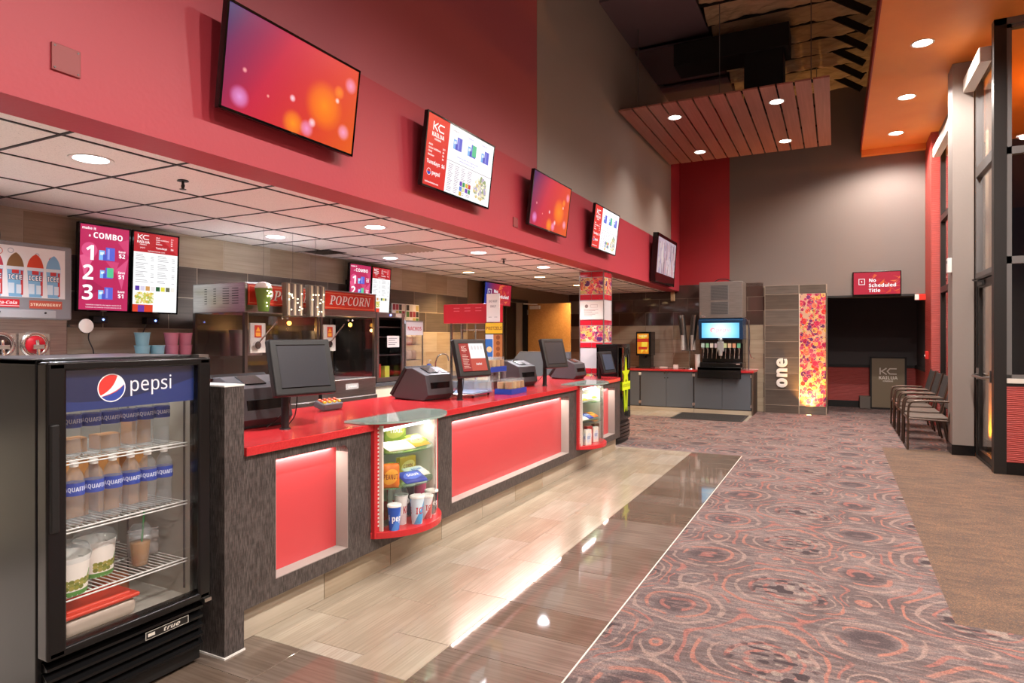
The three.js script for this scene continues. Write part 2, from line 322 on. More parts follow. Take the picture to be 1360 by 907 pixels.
const pier = struct('wall_pier', 'dark tiled pier with the word one and a fruit panel');
pier.userData.category = 'wall';
wpart(pier, 'pier_core', [B(-1.27, -0.15, 0, 2.53, 13.692, 13.9), B(-0.17, -0.15, 0, 2.53, 13.68, 13.9)], M.groutMid);
const rows = [0.16, 0.467, 0.789, 1.104, 1.419, 1.741, 2.049, 2.356];
for (let r = 0; r < 9; r++) {
  const a = r ? rows[r - 1] : 0, b = r < 8 ? rows[r] : 2.53;
  wallTile(pier, 0.62, b - a, [-0.955, (a + b) / 2, -13.696], 0, M.wallDark, 'wall_tile', 0.009);
  if (r === 0 || r === 8) wallTile(pier, 0.475, b - a, [-0.4, (a + b) / 2, -13.696], 0, M.wallDark, 'wall_tile', 0.009);
}
const FRUIT = ['#d8352f', '#e2664c', '#c62a55', '#7a2f6e', '#d8b05a', '#d9795a', '#b8a862', '#a02050', '#e0c07a', '#5a2a66', '#d84a5a', '#c8305a', '#b84a70'];
function bubbles(w, h, n, r0, r1, bg) {
  return canvasTex(w, h, (k) => {
    k.fillStyle = bg; k.fillRect(0, 0, w, h);
    for (let i = 0; i < n; i++) {
      const x = rnd() * w, y = rnd() * h, r = i < n * 0.4 ? rr(r1 * 0.5, r1) : rr(r0, r0 * 2.1), c = FRUIT[Math.floor(rnd() * FRUIT.length)];
      k.fillStyle = c; k.beginPath(); k.arc(x, y, r, 0, 7); k.fill();
      k.strokeStyle = 'rgba(250,236,200,0.55)'; k.lineWidth = Math.max(1, r * 0.08); k.stroke();
      k.fillStyle = 'rgba(90,30,40,0.45)'; for (let q = 0; q < 4; q++) { k.beginPath(); k.arc(x + rr(-r, r) * 0.5, y + rr(-r, r) * 0.5, r * 0.14, 0, 7); k.fill(); }
    }
  });
}
const fruitTall = bubbles(384, 1760, 760, 6, 46, '#c8a488');
wpart(pier, 'fruit_panel', [sheetZ(13.684, -0.628, -0.172, 0.165, 2.35)], mat(0xffffff, 0.3, { map: fruitTall }), 'panel printed with coloured bubbles');
wpart(pier, 'panel_trim', [B(-0.642, -0.63, 0.16, 2.36, 13.68, 13.71), B(-0.17, -0.158, 0.16, 2.36, 13.68, 13.71)], M.offWhite);

const corridor = struct('wall_corridor', 'dark corridor walls beyond the doorway');
corridor.userData.category = 'wall';
wpart(corridor, 'corridor_wall', [B(-0.4, 2.2, 0.9, 2.9, 15.62, 15.8), B(-0.45, -0.15, 0.9, 2.6, 13.9, 15.7), B(1.5, 1.7, 0.9, 2.6, 13.75, 15.7)], M.darkWall, 'dark grey wall');
wpart(corridor, 'wainscot', [B(-0.4, 2.2, 0.13, 0.87, 15.6, 15.8), B(-0.45, -0.15, 0.13, 0.87, 13.95, 15.7), B(1.48, 1.7, 0.13, 0.87, 13.75, 15.7)], M.redRib, 'red ribbed wainscot');
wpart(corridor, 'chair_rail', [B(-0.4, 2.2, 0.86, 0.92, 15.58, 15.8), B(1.46, 1.7, 0.86, 0.92, 13.75, 15.7), B(-0.45, -0.14, 0.86, 0.92, 13.95, 15.7)], M.blackPaint);
wpart(corridor, 'base_board', [B(-0.4, 2.2, 0, 0.14, 15.58, 15.8), B(1.46, 1.7, 0, 0.14, 13.75, 15.7), B(-0.45, -0.14, 0, 0.14, 13.95, 15.7)], M.blackPaint);
wpart(corridor, 'corridor_ceiling', [B(-0.45, 2.2, 2.5, 2.6, 13.95, 15.8), B(-0.15, 1.5, 2.26, 2.3, 13.74, 14.2)], M.blackPaint);

// ---- right side: column, windows, glass door, glazed front
const wallRight = struct('wall_right', 'window wall of the lobby');
wpart(wallRight, 'red_pilaster', B(1.45, 1.7, 0.0, 5, 12.95, 13.75), M.redRib, 'red ribbed pilaster');
wpart(wallRight, 'wall_beyond', [B(4.95, 5.1, 0, 5.2, -4, 8.7), B(-5.7, 5.1, 0, 6.5, -4.2, -4)], M.grey);
wpart(wallRight, 'window_apron', B(1.56, 1.7, 0, 0.12, 10.2, 12.95), M.bronze);
const columnR = thing('square_column', 'grey square painted column beside the glass door', 'column', [1.445, 0, 10.0], { kind: 'structure' });
wpart(columnR, 'column_shaft', RB(1.33, 1.56, 0.0, 5.0, 9.83, 10.2, 0.008), M.column);
wpart(columnR, 'column_base', B(1.322, 1.57, 0, 0.13, 9.822, 10.21), M.softBlack);
function frameX(g, name, x0, x1, y0, y1, d0, d1, t, m) { return wpart(g, name, [B(x0, x1, y0, y0 + t, d0, d1), B(x0, x1, y1 - t, y1, d0, d1), B(x0, x1, y0 + t, y1 - t, d0, d0 + t), B(x0, x1, y0 + t, y1 - t, d1 - t, d1)], m); }
const win1 = struct('window_1', 'tall window bay behind the waiting chairs', [1.6, 0.12, 11.5]);
win1.userData.category = 'window';
for (const [a, b] of [[10.2, 11.57], [11.57, 12.95]]) for (const [y0, y1] of [[0.12, 2.3], [2.3, 3.5], [3.5, 4.8]]) {
  frameX(win1, 'window_frame', 1.58, 1.66, y0, y1, a, b, 0.05, M.bronze);
  wpart(win1, 'pane', B(1.617, 1.623, y0 + 0.05, y1 - 0.05, a + 0.05, b - 0.05), M.glass);
}
wpart(win1, 'shade_box', RB(1.47, 1.58, 4.55, 4.72, 10.25, 12.9, 0.01), M.offWhite, 'cream roller shade box');
wpart(win1, 'window_head', B(1.56, 1.68, 4.8, 5.05, 9.8, 13), M.greyMetal);
const door1 = struct('door_1', 'dark framed glass entrance door with push bar', [1.6, 0, 9.3]);
door1.userData.category = 'door';
frameX(door1, 'door_frame', 1.57, 1.64, 0.0, 2.24, 8.84, 9.80, 0.03, M.bronze);
frameX(door1, 'door_leaf', 1.585, 1.63, 0.02, 2.2, 8.88, 9.77, 0.09, M.bronze);
wpart(door1, 'pane', B(1.604, 1.61, 0.11, 2.11, 8.97, 9.68), M.glass);
const bar = wpart(door1, 'push_bar', [tube([[1.59, 1.05, 8.97], [1.53, 1.03, 9.03], [1.51, 1.03, 9.3], [1.51, 1.03, 9.6], [1.53, 1.03, 9.68], [1.59, 1.05, 9.72]], 0.016), B(1.565, 1.59, 0.98, 1.12, 8.95, 8.99), B(1.565, 1.59, 0.98, 1.12, 9.70, 9.74)], M.steel, 'steel push bar');
wpart(door1, 'door_closer', [B(1.56, 1.59, 2.13, 2.19, 9.35, 9.65), tube([[1.56, 2.17, 9.4], [1.5, 2.2, 9.55], [1.56, 2.23, 9.72]], 0.008)], M.bronze);
const win2 = struct('window_2', 'fixed panes above the glass entrance door', [1.6, 2.24, 9.3]);
win2.userData.category = 'window';
for (const [y0, y1] of [[2.24, 3.56], [3.56, 4.75]]) { frameX(win2, 'window_frame', 1.57, 1.65, y0, y1, 8.8, 9.83, 0.06, M.greyMetal); wpart(win2, 'pane', B(1.604, 1.61, y0 + 0.06, y1 - 0.06, 8.86, 9.77), M.glass); }
wpart(win2, 'shade_box', RB(1.44, 1.56, 4.6, 4.77, 8.8, 9.82, 0.01), M.offWhite, 'cream roller shade box');
const win3 = struct('window_3', 'glazed shop front with red ribbed panel below', [2.6, 0, 8.68]);
win3.userData.category = 'window';
wpart(win3, 'corner_post', B(1.555, 1.668, 0, 5.0, 8.68, 8.80), M.bronze, 'dark metal corner post');
wpart(win3, 'window_head', B(1.555, 5.0, 4.93, 5.05, 8.68, 8.80), M.greyMetal);
wpart(win3, 'base_board', B(1.668, 5.0, 0, 0.135, 8.675, 8.8), M.softBlack);
wpart(win3, 'wainscot', B(1.668, 5.0, 0.135, 0.966, 8.685, 8.8), M.redRib, 'red ribbed panel');
wpart(win3, 'sill', [B(1.668, 5.0, 0.966, 1.0, 8.68, 8.8)], M.bronze);
wpart(win3, 'sill_board', [B(1.668, 5.0, 1.0, 1.05, 8.66, 8.8)], M.offWhite);
for (const [a, b] of [[1.668, 3.3], [3.3, 4.95]]) for (const [y0, y1] of [[1.05, 2.35], [2.35, 3.55], [3.55, 4.93]]) {
  wpart(win3, 'window_frame', [B(a, b, y0, y0 + 0.04, 8.70, 8.78), B(a, b, y1 - 0.04, y1, 8.70, 8.78), B(a, a + 0.05, y0, y1, 8.70, 8.78), B(b - 0.05, b, y0, y1, 8.70, 8.78)], M.greyMetal);
  wpart(win3, 'pane', B(a + 0.05, b - 0.05, y0 + 0.04, y1 - 0.04, 8.737, 8.743), M.glass);
}
// outside the glass: wooden canopy ceiling, paving and a lamp-lit pillar
const outside = struct('ceiling_canopy', 'orange plank canopy outside the glass front');
outside.userData.category = 'canopy';
for (let d = 8.85; d < 14; d += 0.3) wpart(outside, 'plank', B(1.75, 9, 5.05, 5.08, d, d + 0.29), M.orange);
wpart(outside, 'canopy_deck', B(1.7, 9, 5.09, 5.2, 8.8, 14), M.blackPaint);
const paving = struct('floor_outside', 'dark paving outside the windows');
paving.userData.category = 'floor';
wpart(paving, 'paving_slab', B(1.7, 14, -0.25, -0.03, 8.8, 20), M.rubber);

// ---- high ceiling, soffit and slatted panel
const soffit = struct('ceiling_soffit', 'orange soffit along the windows');
soffit.userData.category = 'ceiling';
wpart(soffit, 'soffit_panel', B(0.43, 5.0, 5.0, 5.1, -4, 13.74), M.orange, 'orange painted soffit');
wpart(soffit, 'soffit_edge', B(0.412, 0.43, 4.995, 5.25, -4, 13.74), M.redEdge);
wpart(soffit, 'soffit_end', B(0.43, 1.56, 4.9, 5.0, 13.6, 13.74), M.orange);
const roof = struct('ceiling_roof', 'dark open roof above the lobby');
roof.userData.category = 'ceiling';
wpart(roof, 'roof_deck', B(-3.2, 5.1, 6.6, 6.75, -4.2, 14), M.darkCeiling);
const batts = [0, 1, 2].map((q) => {   // pillowy wrapped insulation, sagging between the joists
  const g = new THREE.PlaneGeometry(2.3, 0.62, 60, 16).rotateX(Math.PI / 2), p = g.attributes.position;
  for (let i = 0; i < p.count; i++) { const u = p.getX(i) / 2.3 + 0.5, v = p.getZ(i) / 0.62 + 0.5; p.setY(i, -Math.pow(Math.max(0, Math.sin(Math.PI * v)), 0.7) * (0.13 + 0.14 * fbm(u, v, 9, 3, 300 + q * 7, 3)) - 0.05 * Math.abs(fbm(u, v, 14, 4, 340 + q * 9, 2) - 0.5) * Math.sin(Math.PI * v)); }
  g.computeVertexNormals();
  return g;
});
let battNumber = 0;
for (let d = 5.2; d < 13.7; d += 0.62) {
  const m = shade(new THREE.Mesh(batts[battNumber++ % 3], M.insul)); m.name = 'insulation_batt'; m.position.set(-0.57, 6.42, -(d + 0.31)); roof.add(m);
  wpart(roof, 'joist', [B(-3.1, 0.5, 6.3, 6.36, d - 0.012, d + 0.012), B(-0.27, 0.27, -0.05, 0.05, -0.02, 0.02).rotateZ(-0.62).translate(0.2, 6.18, -d)], M.joist);
}
for (const [d0, d1] of [[8.6, 10.2], [10.4, 11.9], [12.1, 13.6]]) wpart(roof, 'ceiling_board', B(-3.0, -1.75, 6.22, 6.26, d0, d1), M.darkCeiling, 'dark plum ceiling board');
wpart(roof, 'air_duct', [RB(-1.22, -0.68, 4.965, 5.9, 10.05, 10.5, 0.01), RB(-2.25, -0.6, 5.72, 6.06, 10.0, 10.55, 0.01)], mat(0x0c0b0a, 0.8), 'black air duct');
wpart(roof, 'hanger_rod', [rod([-2.7, 4.9, 9.6], [-2.7, 6.4, 9.6], 0.006), rod([-0.3, 4.9, 9.6], [-0.3, 6.4, 9.6], 0.006), rod([-0.3, 4.9, 12.4], [-0.3, 6.4, 12.4], 0.006), rod([-1.5, 4.9, 9.6], [-1.5, 6.4, 9.6], 0.006)], M.greyMetal);

const slats = thing('slatted_ceiling_panel', 'hanging wooden slat panel with four round downlights', 'ceiling panel', [-1.49, 4.9, 10.95]);
{ const n = 13, w = (2.93 - 0.06) / n;
  for (let k = 0; k < n; k++) wpart(slats, 'slat', RB(-2.93 + k * w + 0.012, -2.93 + (k + 1) * w - 0.012, 4.9, 4.925, 9.3, 12.62, 0.003, 1), M.slat);
  wpart(slats, 'carrier', [9.45, 10.5, 11.5, 12.45].map((d) => B(-2.9, -0.08, 4.926, 4.96, d, d + 0.04)), M.blackPaint); }

// ---------------------------------------------------------------- lamps
function downlight(x, y, d, I, color, label, group, o = {}) {
  const g = thing('recessed_downlight', label, 'downlight', [x, y, d], { group }), r = o.r ?? 0.085;
  part(g, 'trim_ring', lathe([[r, -0.001], [r + 0.022, -0.004], [r + 0.024, 0.0], [r, 0.003]], 28), M.white);
  part(g, 'lamp_lens', new THREE.CylinderGeometry(r, r, 0.002, 28).translate(0, -0.001, 0), glow(color, o.glow ?? 9));
  const l = new THREE.SpotLight(color, I, 0, o.angle ?? 1.2, o.penumbra ?? 0.7, 2);
  l.position.set(0, -0.012, 0); l.target.position.set(0, -1, 0); l.add(l.target); l.castShadow = true; l.shadow.radius = o.soft ?? 3; l.name = 'lamp_light';
  g.add(l);
  return g;
}
for (const [x, d, where] of [[-3.661, 2.09, 'over the near end of the counter'], [-3.66, 4.52, 'over the second till'], [-3.69, 6.42, 'over the third till'], [-3.645, 8.16, 'beside the fruit tile column'], [-4.6, 1.6, 'in front of the frozen drink machine'], [-4.88, 4.52, 'over the popcorn machines'], [-4.92, 6.37, 'over the nacho warmer'], [-4.95, 8.31, 'by the end of the tiled wall'], [-4.29, 9.46, 'in front of the open wooden door'], [-4.33, 11.29, 'behind the open wooden door'], [-4.0, 0.1, 'over the staff aisle']])
  downlight(x, 2.482, d, LAMP_CEILING, d > 8.2 && x < -4 ? 0xffcf90 : NEUTRAL, 'round white downlight in the tile ceiling ' + where, 'downlights over the concession stand');
const SOFD = [-0.6, 1.3, 3.2, 5.12, 7.05, 8.98, 10.89, 12.74];  // lamps nearest the camera are unseen, added to brighten the left wall
SOFD.forEach((d) => downlight(0.92, 4.999, d, LAMP_SOFFIT, WARM, 'round downlight recessed in the orange soffit', 'soffit downlights', { angle: 1.36, penumbra: 0.35, r: 0.1 }));
for (const [x, d] of [[-2.22, 9.94], [-0.76, 9.94], [-2.22, 12.0], [-0.78, 12.0]]) downlight(x, 4.899, d, LAMP_PANEL, WARM, 'round downlight set into the wooden slat panel', 'slat panel downlights', { r: 0.09, angle: 0.9, penumbra: 0.8 });
for (const d of [0.5, 3.6]) for (const x of [2.9]) downlight(x, 4.999, d, LAMP_SOFFIT, WARM, 'unseen round downlight added in the orange soffit to light the near carpet', 'soffit downlights', { angle: 1.36, penumbra: 0.35, r: 0.1 });  // out of view, added to light the carpet near the camera
// ================================================================ THE COUNTER
const rectLight = (w, h, I, color, pos, look) => { const l = new THREE.RectAreaLight(color, I, w, h); l.position.set(...pos); l.name = 'lamp_light'; l.userData.look = look; return l; };
const CF = -2.55;   // counter front
const pony = thing('end_wall', 'dark wood-grain end wall between the glass-door fridge and the counter', 'partition', [-3.0, 0, 2.1]);
wpart(pony, 'panel', B(-3.6, -2.537, 0, 1.268, 2.045, 2.155), M.laminate);
wpart(pony, 'cap', B(-3.6, -2.536, 1.268, 1.276, 2.043, 2.157), M.white, 'thin white cap edge');
wpart(pony, 'base_edge', B(-3.6, -2.53, 0, 0.008, 2.038, 2.157), M.white);

const counter = thing('concession_counter', 'long dark wood-grain concession counter with red top and lit red recesses', 'counter', [-3.0, 0, 5.2]);
const REC = [[2.361, 2.905, 0.266, 0.874], [4.036, 6.382, 0.263, 0.872], [7.50, 7.975, 0.255, 0.86]], CASES = [3.46, 6.95], CH = 0.35, SAG = 0.205;
{
  const s = shapeOf([[2.162, 0.18], [8.2, 0.18], [8.2, 0.925], [2.162, 0.925]]);
  for (const [a, b, y0, y1] of REC) { const h = new THREE.Path(); h.moveTo(a, y0); h.lineTo(b, y0); h.lineTo(b, y1 - 0.05); h.quadraticCurveTo(b, y1, b - 0.05, y1); h.lineTo(a, y1); h.lineTo(a, y0); s.holes.push(h); }
  for (const c of CASES) { const h = new THREE.Path(); h.moveTo(c - CH + 0.04, 0.30); h.lineTo(c + CH - 0.04, 0.30); h.lineTo(c + CH - 0.04, 0.92); h.lineTo(c - CH + 0.04, 0.92); h.lineTo(c - CH + 0.04, 0.30); s.holes.push(h); }
  wpart(counter, 'front_panel', muv(ext(s, 0.09).rotateY(Math.PI / 2).translate(CF - 0.09, 0, 0)), M.laminate, 'dark grey-brown wood-grain laminate');
  const body = [];
  for (const [a, b] of [[2.162, 3.1], [3.82, 6.59], [7.31, 8.19]]) body.push(B(-3.55, CF - 0.12, 0.18, 0.925, a, b));
  for (const c of CASES) body.push(B(-3.55, -3.0, 0.18, 0.925, c - 0.36, c + 0.36), B(-3.0, CF - 0.1, 0.18, 0.26, c - 0.36, c + 0.36));
  body.push(B(-3.55, CF, 0.18, 0.925, 8.19, 8.2));
  wpart(counter, 'body', body, M.laminate);
  wpart(counter, 'plinth', B(-3.5, -2.632, 0, 0.18, 2.17, 8.15), M.subfloor);
  for (let d = 2.165; d < 8.1; d += 0.61) wpart(counter, 'plinth_tile', RB(-2.632, -2.612, 0.001, 0.178, d + 0.002, Math.min(8.2, d + 0.608), 0.002, 1), M.wallBeige[Math.floor(rnd() * 3)], 'tan wood-look base tile');
  const t = new THREE.Shape(); t.moveTo(-3.6, 2.165); t.lineTo(-2.53, 2.165); t.lineTo(-2.53, 8.1); t.quadraticCurveTo(-2.53, 8.3, -2.73, 8.3); t.lineTo(-3.6, 8.3); t.lineTo(-3.6, 2.165);
  wpart(counter, 'worktop', muv(ext(t, 0.037, 0.003).rotateX(-Math.PI / 2).translate(0, 0.929, 0)), M.stone, 'red solid-surface worktop');
  for (const [a, b, y0, y1] of REC) {
    wpart(counter, 'recess_panel', B(CF - 0.1, CF - 0.09, y0 - 0.02, y1 + 0.02, a - 0.02, b + 0.02), M.recessRed, 'glossy red back panel');
    for (const [n, q] of [['near', B(CF - 0.09, CF - 0.001, y0, y1, a, a + 0.004)], ['far', B(CF - 0.09, CF - 0.001, y0, y1 - 0.045, b - 0.004, b)], ['low', B(CF - 0.09, CF - 0.001, y0, y0 + 0.004, a, b)]]) wpart(counter, 'recess_reveal', q, M.reveal, 'pale wood-grain reveal');
    wpart(counter, 'led_strip', B(CF - 0.086, CF - 0.072, y1 - 0.008, y1, a + 0.03, b - 0.06), glow(0xfff0e4, 2), 'under-lip light strip');
    const l = new THREE.RectAreaLight(0xfff0e4, 105, 0.013, b - a - 0.1);
    l.position.set(CF - 0.079 - counter.position.x, y1 - 0.010, -(a + b) / 2 - counter.position.z); l.rotation.x = -Math.PI / 2; l.name = 'lamp_light'; l.castShadow = true; counter.add(l);
  }
}
// bow-front display cases
function arc(half, sag, c, x = CF, n = 20) { const R = (half * half + sag * sag) / (2 * sag), a0 = Math.asin(half / R), o = []; for (let i = 0; i <= n; i++) { const a = -a0 + 2 * a0 * i / n; o.push([x + R * Math.cos(a) - (R - sag), c + R * Math.sin(a)]); } return o; }
const plan = (pts, y, h, bev = 0) => ext(pts, h, bev).rotateX(-Math.PI / 2).translate(0, y, 0);
const caseItems = [];
CASES.forEach((c, k) => {
  const g = thing('display_case', k ? 'bow-front glass candy case set in the counter by the yellow star cooler' : 'bow-front glass case of snacks and paper cups between the two long red recesses', 'display case', [-2.6, 0.26, c]);
  const A = arc(CH - 0.045, SAG - 0.03, c), O = arc(CH, SAG, c), TT = arc(CH + 0.07, SAG + 0.02, c, CF + 0.01);
  wpart(g, 'base', muv(plan([...O, [CF - 0.4, c + CH - 0.05], [CF - 0.4, c - CH + 0.05]], 0.262, 0.034, 0.004)), M.caseRed, 'red curved base shelf');
  for (const a of [c - CH, c + CH - 0.045]) wpart(g, 'side_frame', B(CF - 0.03, CF + 0.028, 0.262, 0.965, a, a + 0.045), M.caseRed, 'red upright frame');
  wpart(g, 'liner', [B(CF - 0.43, CF - 0.42, 0.3, 0.95, c - CH + 0.03, c + CH - 0.03)], M.brownWall);
  many(g, 'side_panel', [B(CF - 0.42, CF + 0.05, 0.3, 0.95, c - CH + 0.045, c - CH + 0.06), B(CF - 0.42, CF + 0.05, 0.3, 0.95, c + CH - 0.06, c + CH - 0.045)], M.offWhite);
  const pegs = []; for (let i = 0; i < 26; i++) pegs.push(B(CF + 0.028, CF + 0.031, 0.33 + i * 0.024, 0.342 + i * 0.024, c - CH + 0.03, c - CH + 0.04));
  wpart(g, 'shelf_track', pegs, M.white);
  const I = arc(CH - 0.045, SAG - 0.036, c);
  wpart(g, 'bow_glass', plan([...A, ...I.reverse()], 0.297, 0.67), M.glass, 'curved clear glass front');
  for (const y of [0.545, 0.765]) wpart(g, 'glass_shelf', plan([...arc(CH - 0.07, SAG - 0.055, c), [CF - 0.4, c + CH - 0.07], [CF - 0.4, c - CH + 0.07]], y, 0.008), M.greenGlass);
  wpart(g, 'top_glass', plan([...TT, [CF - 0.16, c + CH + 0.06], [CF - 0.16, c - CH - 0.06]], 0.972, 0.012), M.topGlass, 'green-edged glass top');
  wpart(g, 'light_tube', [B(CF - 0.02, CF + 0.0, 0.905, 0.92, c - 0.28, c + 0.28)], glow(0xffffff, 5));
  const l = new THREE.RectAreaLight(0xfffaf0, k ? 40 : 18, 0.03, 0.55); l.position.set(CF - 0.01 + 2.6, 0.902 - 0.26, 0); l.rotation.x = -Math.PI / 2; l.castShadow = true; l.name = 'lamp_light'; g.add(l);
});

// ---- small goods: builders
const printMats = {};
function printed(key, w, h, draw, rough = 0.5) { return (printMats[key] ??= mat(0xffffff, rough, { map: canvasTex(w, h, draw) })); }
const stripes = (key, bg, fg, text, ink = '#fff') => printed(key, 256, 128, (k) => { k.fillStyle = bg; k.fillRect(0, 0, 256, 128); k.fillStyle = fg; k.beginPath(); k.moveTo(0, 128); k.lineTo(90, 0); k.lineTo(140, 0); k.lineTo(60, 128); k.fill(); k.beginPath(); k.moveTo(140, 128); k.lineTo(210, 0); k.lineTo(245, 0); k.lineTo(200, 128); k.fill(); k.fillStyle = ink; k.font = 'bold 44px sans-serif'; k.textAlign = 'center'; for (const x of [64, 192]) k.fillText(text, x, 78); });
function paperCup(pos, r, h, wrap, label, lid, group, name = 'paper_cup') {
  const g = thing(name, label, 'cup', pos, { group });
  part(g, 'cup_wall', new THREE.CylinderGeometry(r, r * 0.74, h, 24, 1, true).translate(0, h / 2, 0), wrap);
  part(g, 'cup_bottom', new THREE.CylinderGeometry(r * 0.74, r * 0.74, 0.003, 20).translate(0, 0.003, 0), M.white);
  part(g, 'rim', new THREE.TorusGeometry(r, 0.003, 6, 24).rotateX(Math.PI / 2).translate(0, h, 0), M.white);
  if (lid === 'dome') part(g, 'lid', lathe([[r + 0.003, h], [r + 0.002, h + 0.01], [r * 0.85, h + 0.035], [r * 0.5, h + 0.055], [0.012, h + 0.06]], 24), M.clear, 'clear dome lid');
  else if (lid) part(g, 'lid', lathe([[r + 0.003, h - 0.004], [r + 0.003, h + 0.008], [r - 0.006, h + 0.012], [r - 0.01, h + 0.006], [0, h + 0.006]], 24), M.white, 'white flat lid');
  return g;
}
function pouch(pos, w, h, t, m, label, o = {}) {   // pillow pack lying or standing
  const g = new THREE.SphereGeometry(1, 20, 14), p = g.attributes.position;
  for (let i = 0; i < p.count; i++) { const x = p.getX(i), y = p.getY(i), z = p.getZ(i), q = Math.pow(Math.max(Math.abs(x), Math.abs(y)) / Math.max(1e-6, Math.hypot(x, y)), -1); const e = Math.min(1.35, q); p.setXYZ(i, x * e * w / 2, y * e * h / 2, z * t / 2 * (1 - 0.1 * Math.cos(x * 9))); }
  g.computeVertexNormals();
  const uv = g.attributes.uv; for (let i = 0; i < p.count; i++) uv.setXY(i, p.getX(i) / w + 0.5, p.getY(i) / h + 0.5);
  const q = thing(o.name ?? 'snack_bag', label, o.cat ?? 'snack', pos, { group: o.group, turn: o.turn ?? 0 });
  const m1 = part(q, 'bag', g, m);
  const seal = part(q, 'seal', [muv(new THREE.BoxGeometry(w * 0.98, 0.006, 0.003).translate(0, h / 2 * 1.0, 0)), muv(new THREE.BoxGeometry(w * 0.98, 0.006, 0.003).translate(0, -h / 2 * 1.0, 0))], m);
  for (const e of [m1, seal]) { if (o.flat) { e.rotation.x = -Math.PI / 2 + (o.tilt ?? 0.15); e.position.y = t / 2 + Math.abs(Math.sin(o.tilt ?? 0.15)) * h / 2; } else e.position.y = h / 2; }
  return q;
}
function carton(pos, w, h, t, m, label, o = {}) {
  const g = thing(o.name ?? 'snack_box', label, 'box', pos, { turn: o.turn ?? 0, group: o.group });
  part(g, 'box_body', new RoundedBoxGeometry(w, h, t, 1, 0.002).translate(0, h / 2, 0), m);
  part(g, 'box_flap', new THREE.BoxGeometry(w * 0.98, 0.002, t * 0.6).translate(0, h + 0.001, 0), m);
  return g;
}
const W_POP = stripes('popcup', '#e9eef2', '#b52b3a', 'ICEE', '#c8323a'), W_BLUE = stripes('bluecup', '#2c57b8', '#4f86d8', 'pepsi'), W_DARK = stripes('darkcup', '#181c2a', '#23304f', 'pepsi'), W_ICEE = stripes('iceecup', '#d6ebf6', '#4fa3d6', 'ICEE', '#c02a3a'), W_PINK = stripes('pinkcup', '#c64a72', '#d87a94', 'ICEE');
const W_WHITE = stripes('whitecup', '#f0eee8', '#d8d0d0', 'KC', '#b02a35');
const candy = (key, bg, text, ink, fg) => printed('c' + key, 256, 192, (k) => { k.fillStyle = bg; k.fillRect(0, 0, 256, 192); k.fillStyle = fg; k.beginPath(); k.ellipse(128, 100, 110, 60, -0.2, 0, 7); k.fill(); k.fillStyle = ink; k.font = 'bold 54px sans-serif'; k.textAlign = 'center'; k.fillText(text, 128, 118); });
const C_BLUE = candy('blue', '#2b3f9e', 'SOUR', '#fff', '#5a74d8'), C_ORANGE = candy('orange', '#e07a1e', 'PEANUT', '#7a1a10', '#f2b03a'), C_GREEN = candy('green', '#8fae3c', 'TRAIL', '#fff', '#c2c85a'), C_YEL = candy('yellow', '#d8b13a', 'CORN', '#8a2a1a', '#f0dc8a'), C_RED = candy('red', '#b3262c', 'CANDY', '#fff', '#e06a5a'), C_WHITE = candy('white', '#e8e2d6', 'MINT', '#2f5fae', '#cfd8e0'), C_BROWN = candy('brown', '#5a3420', 'BAR', '#f2e2b0', '#8a5630');
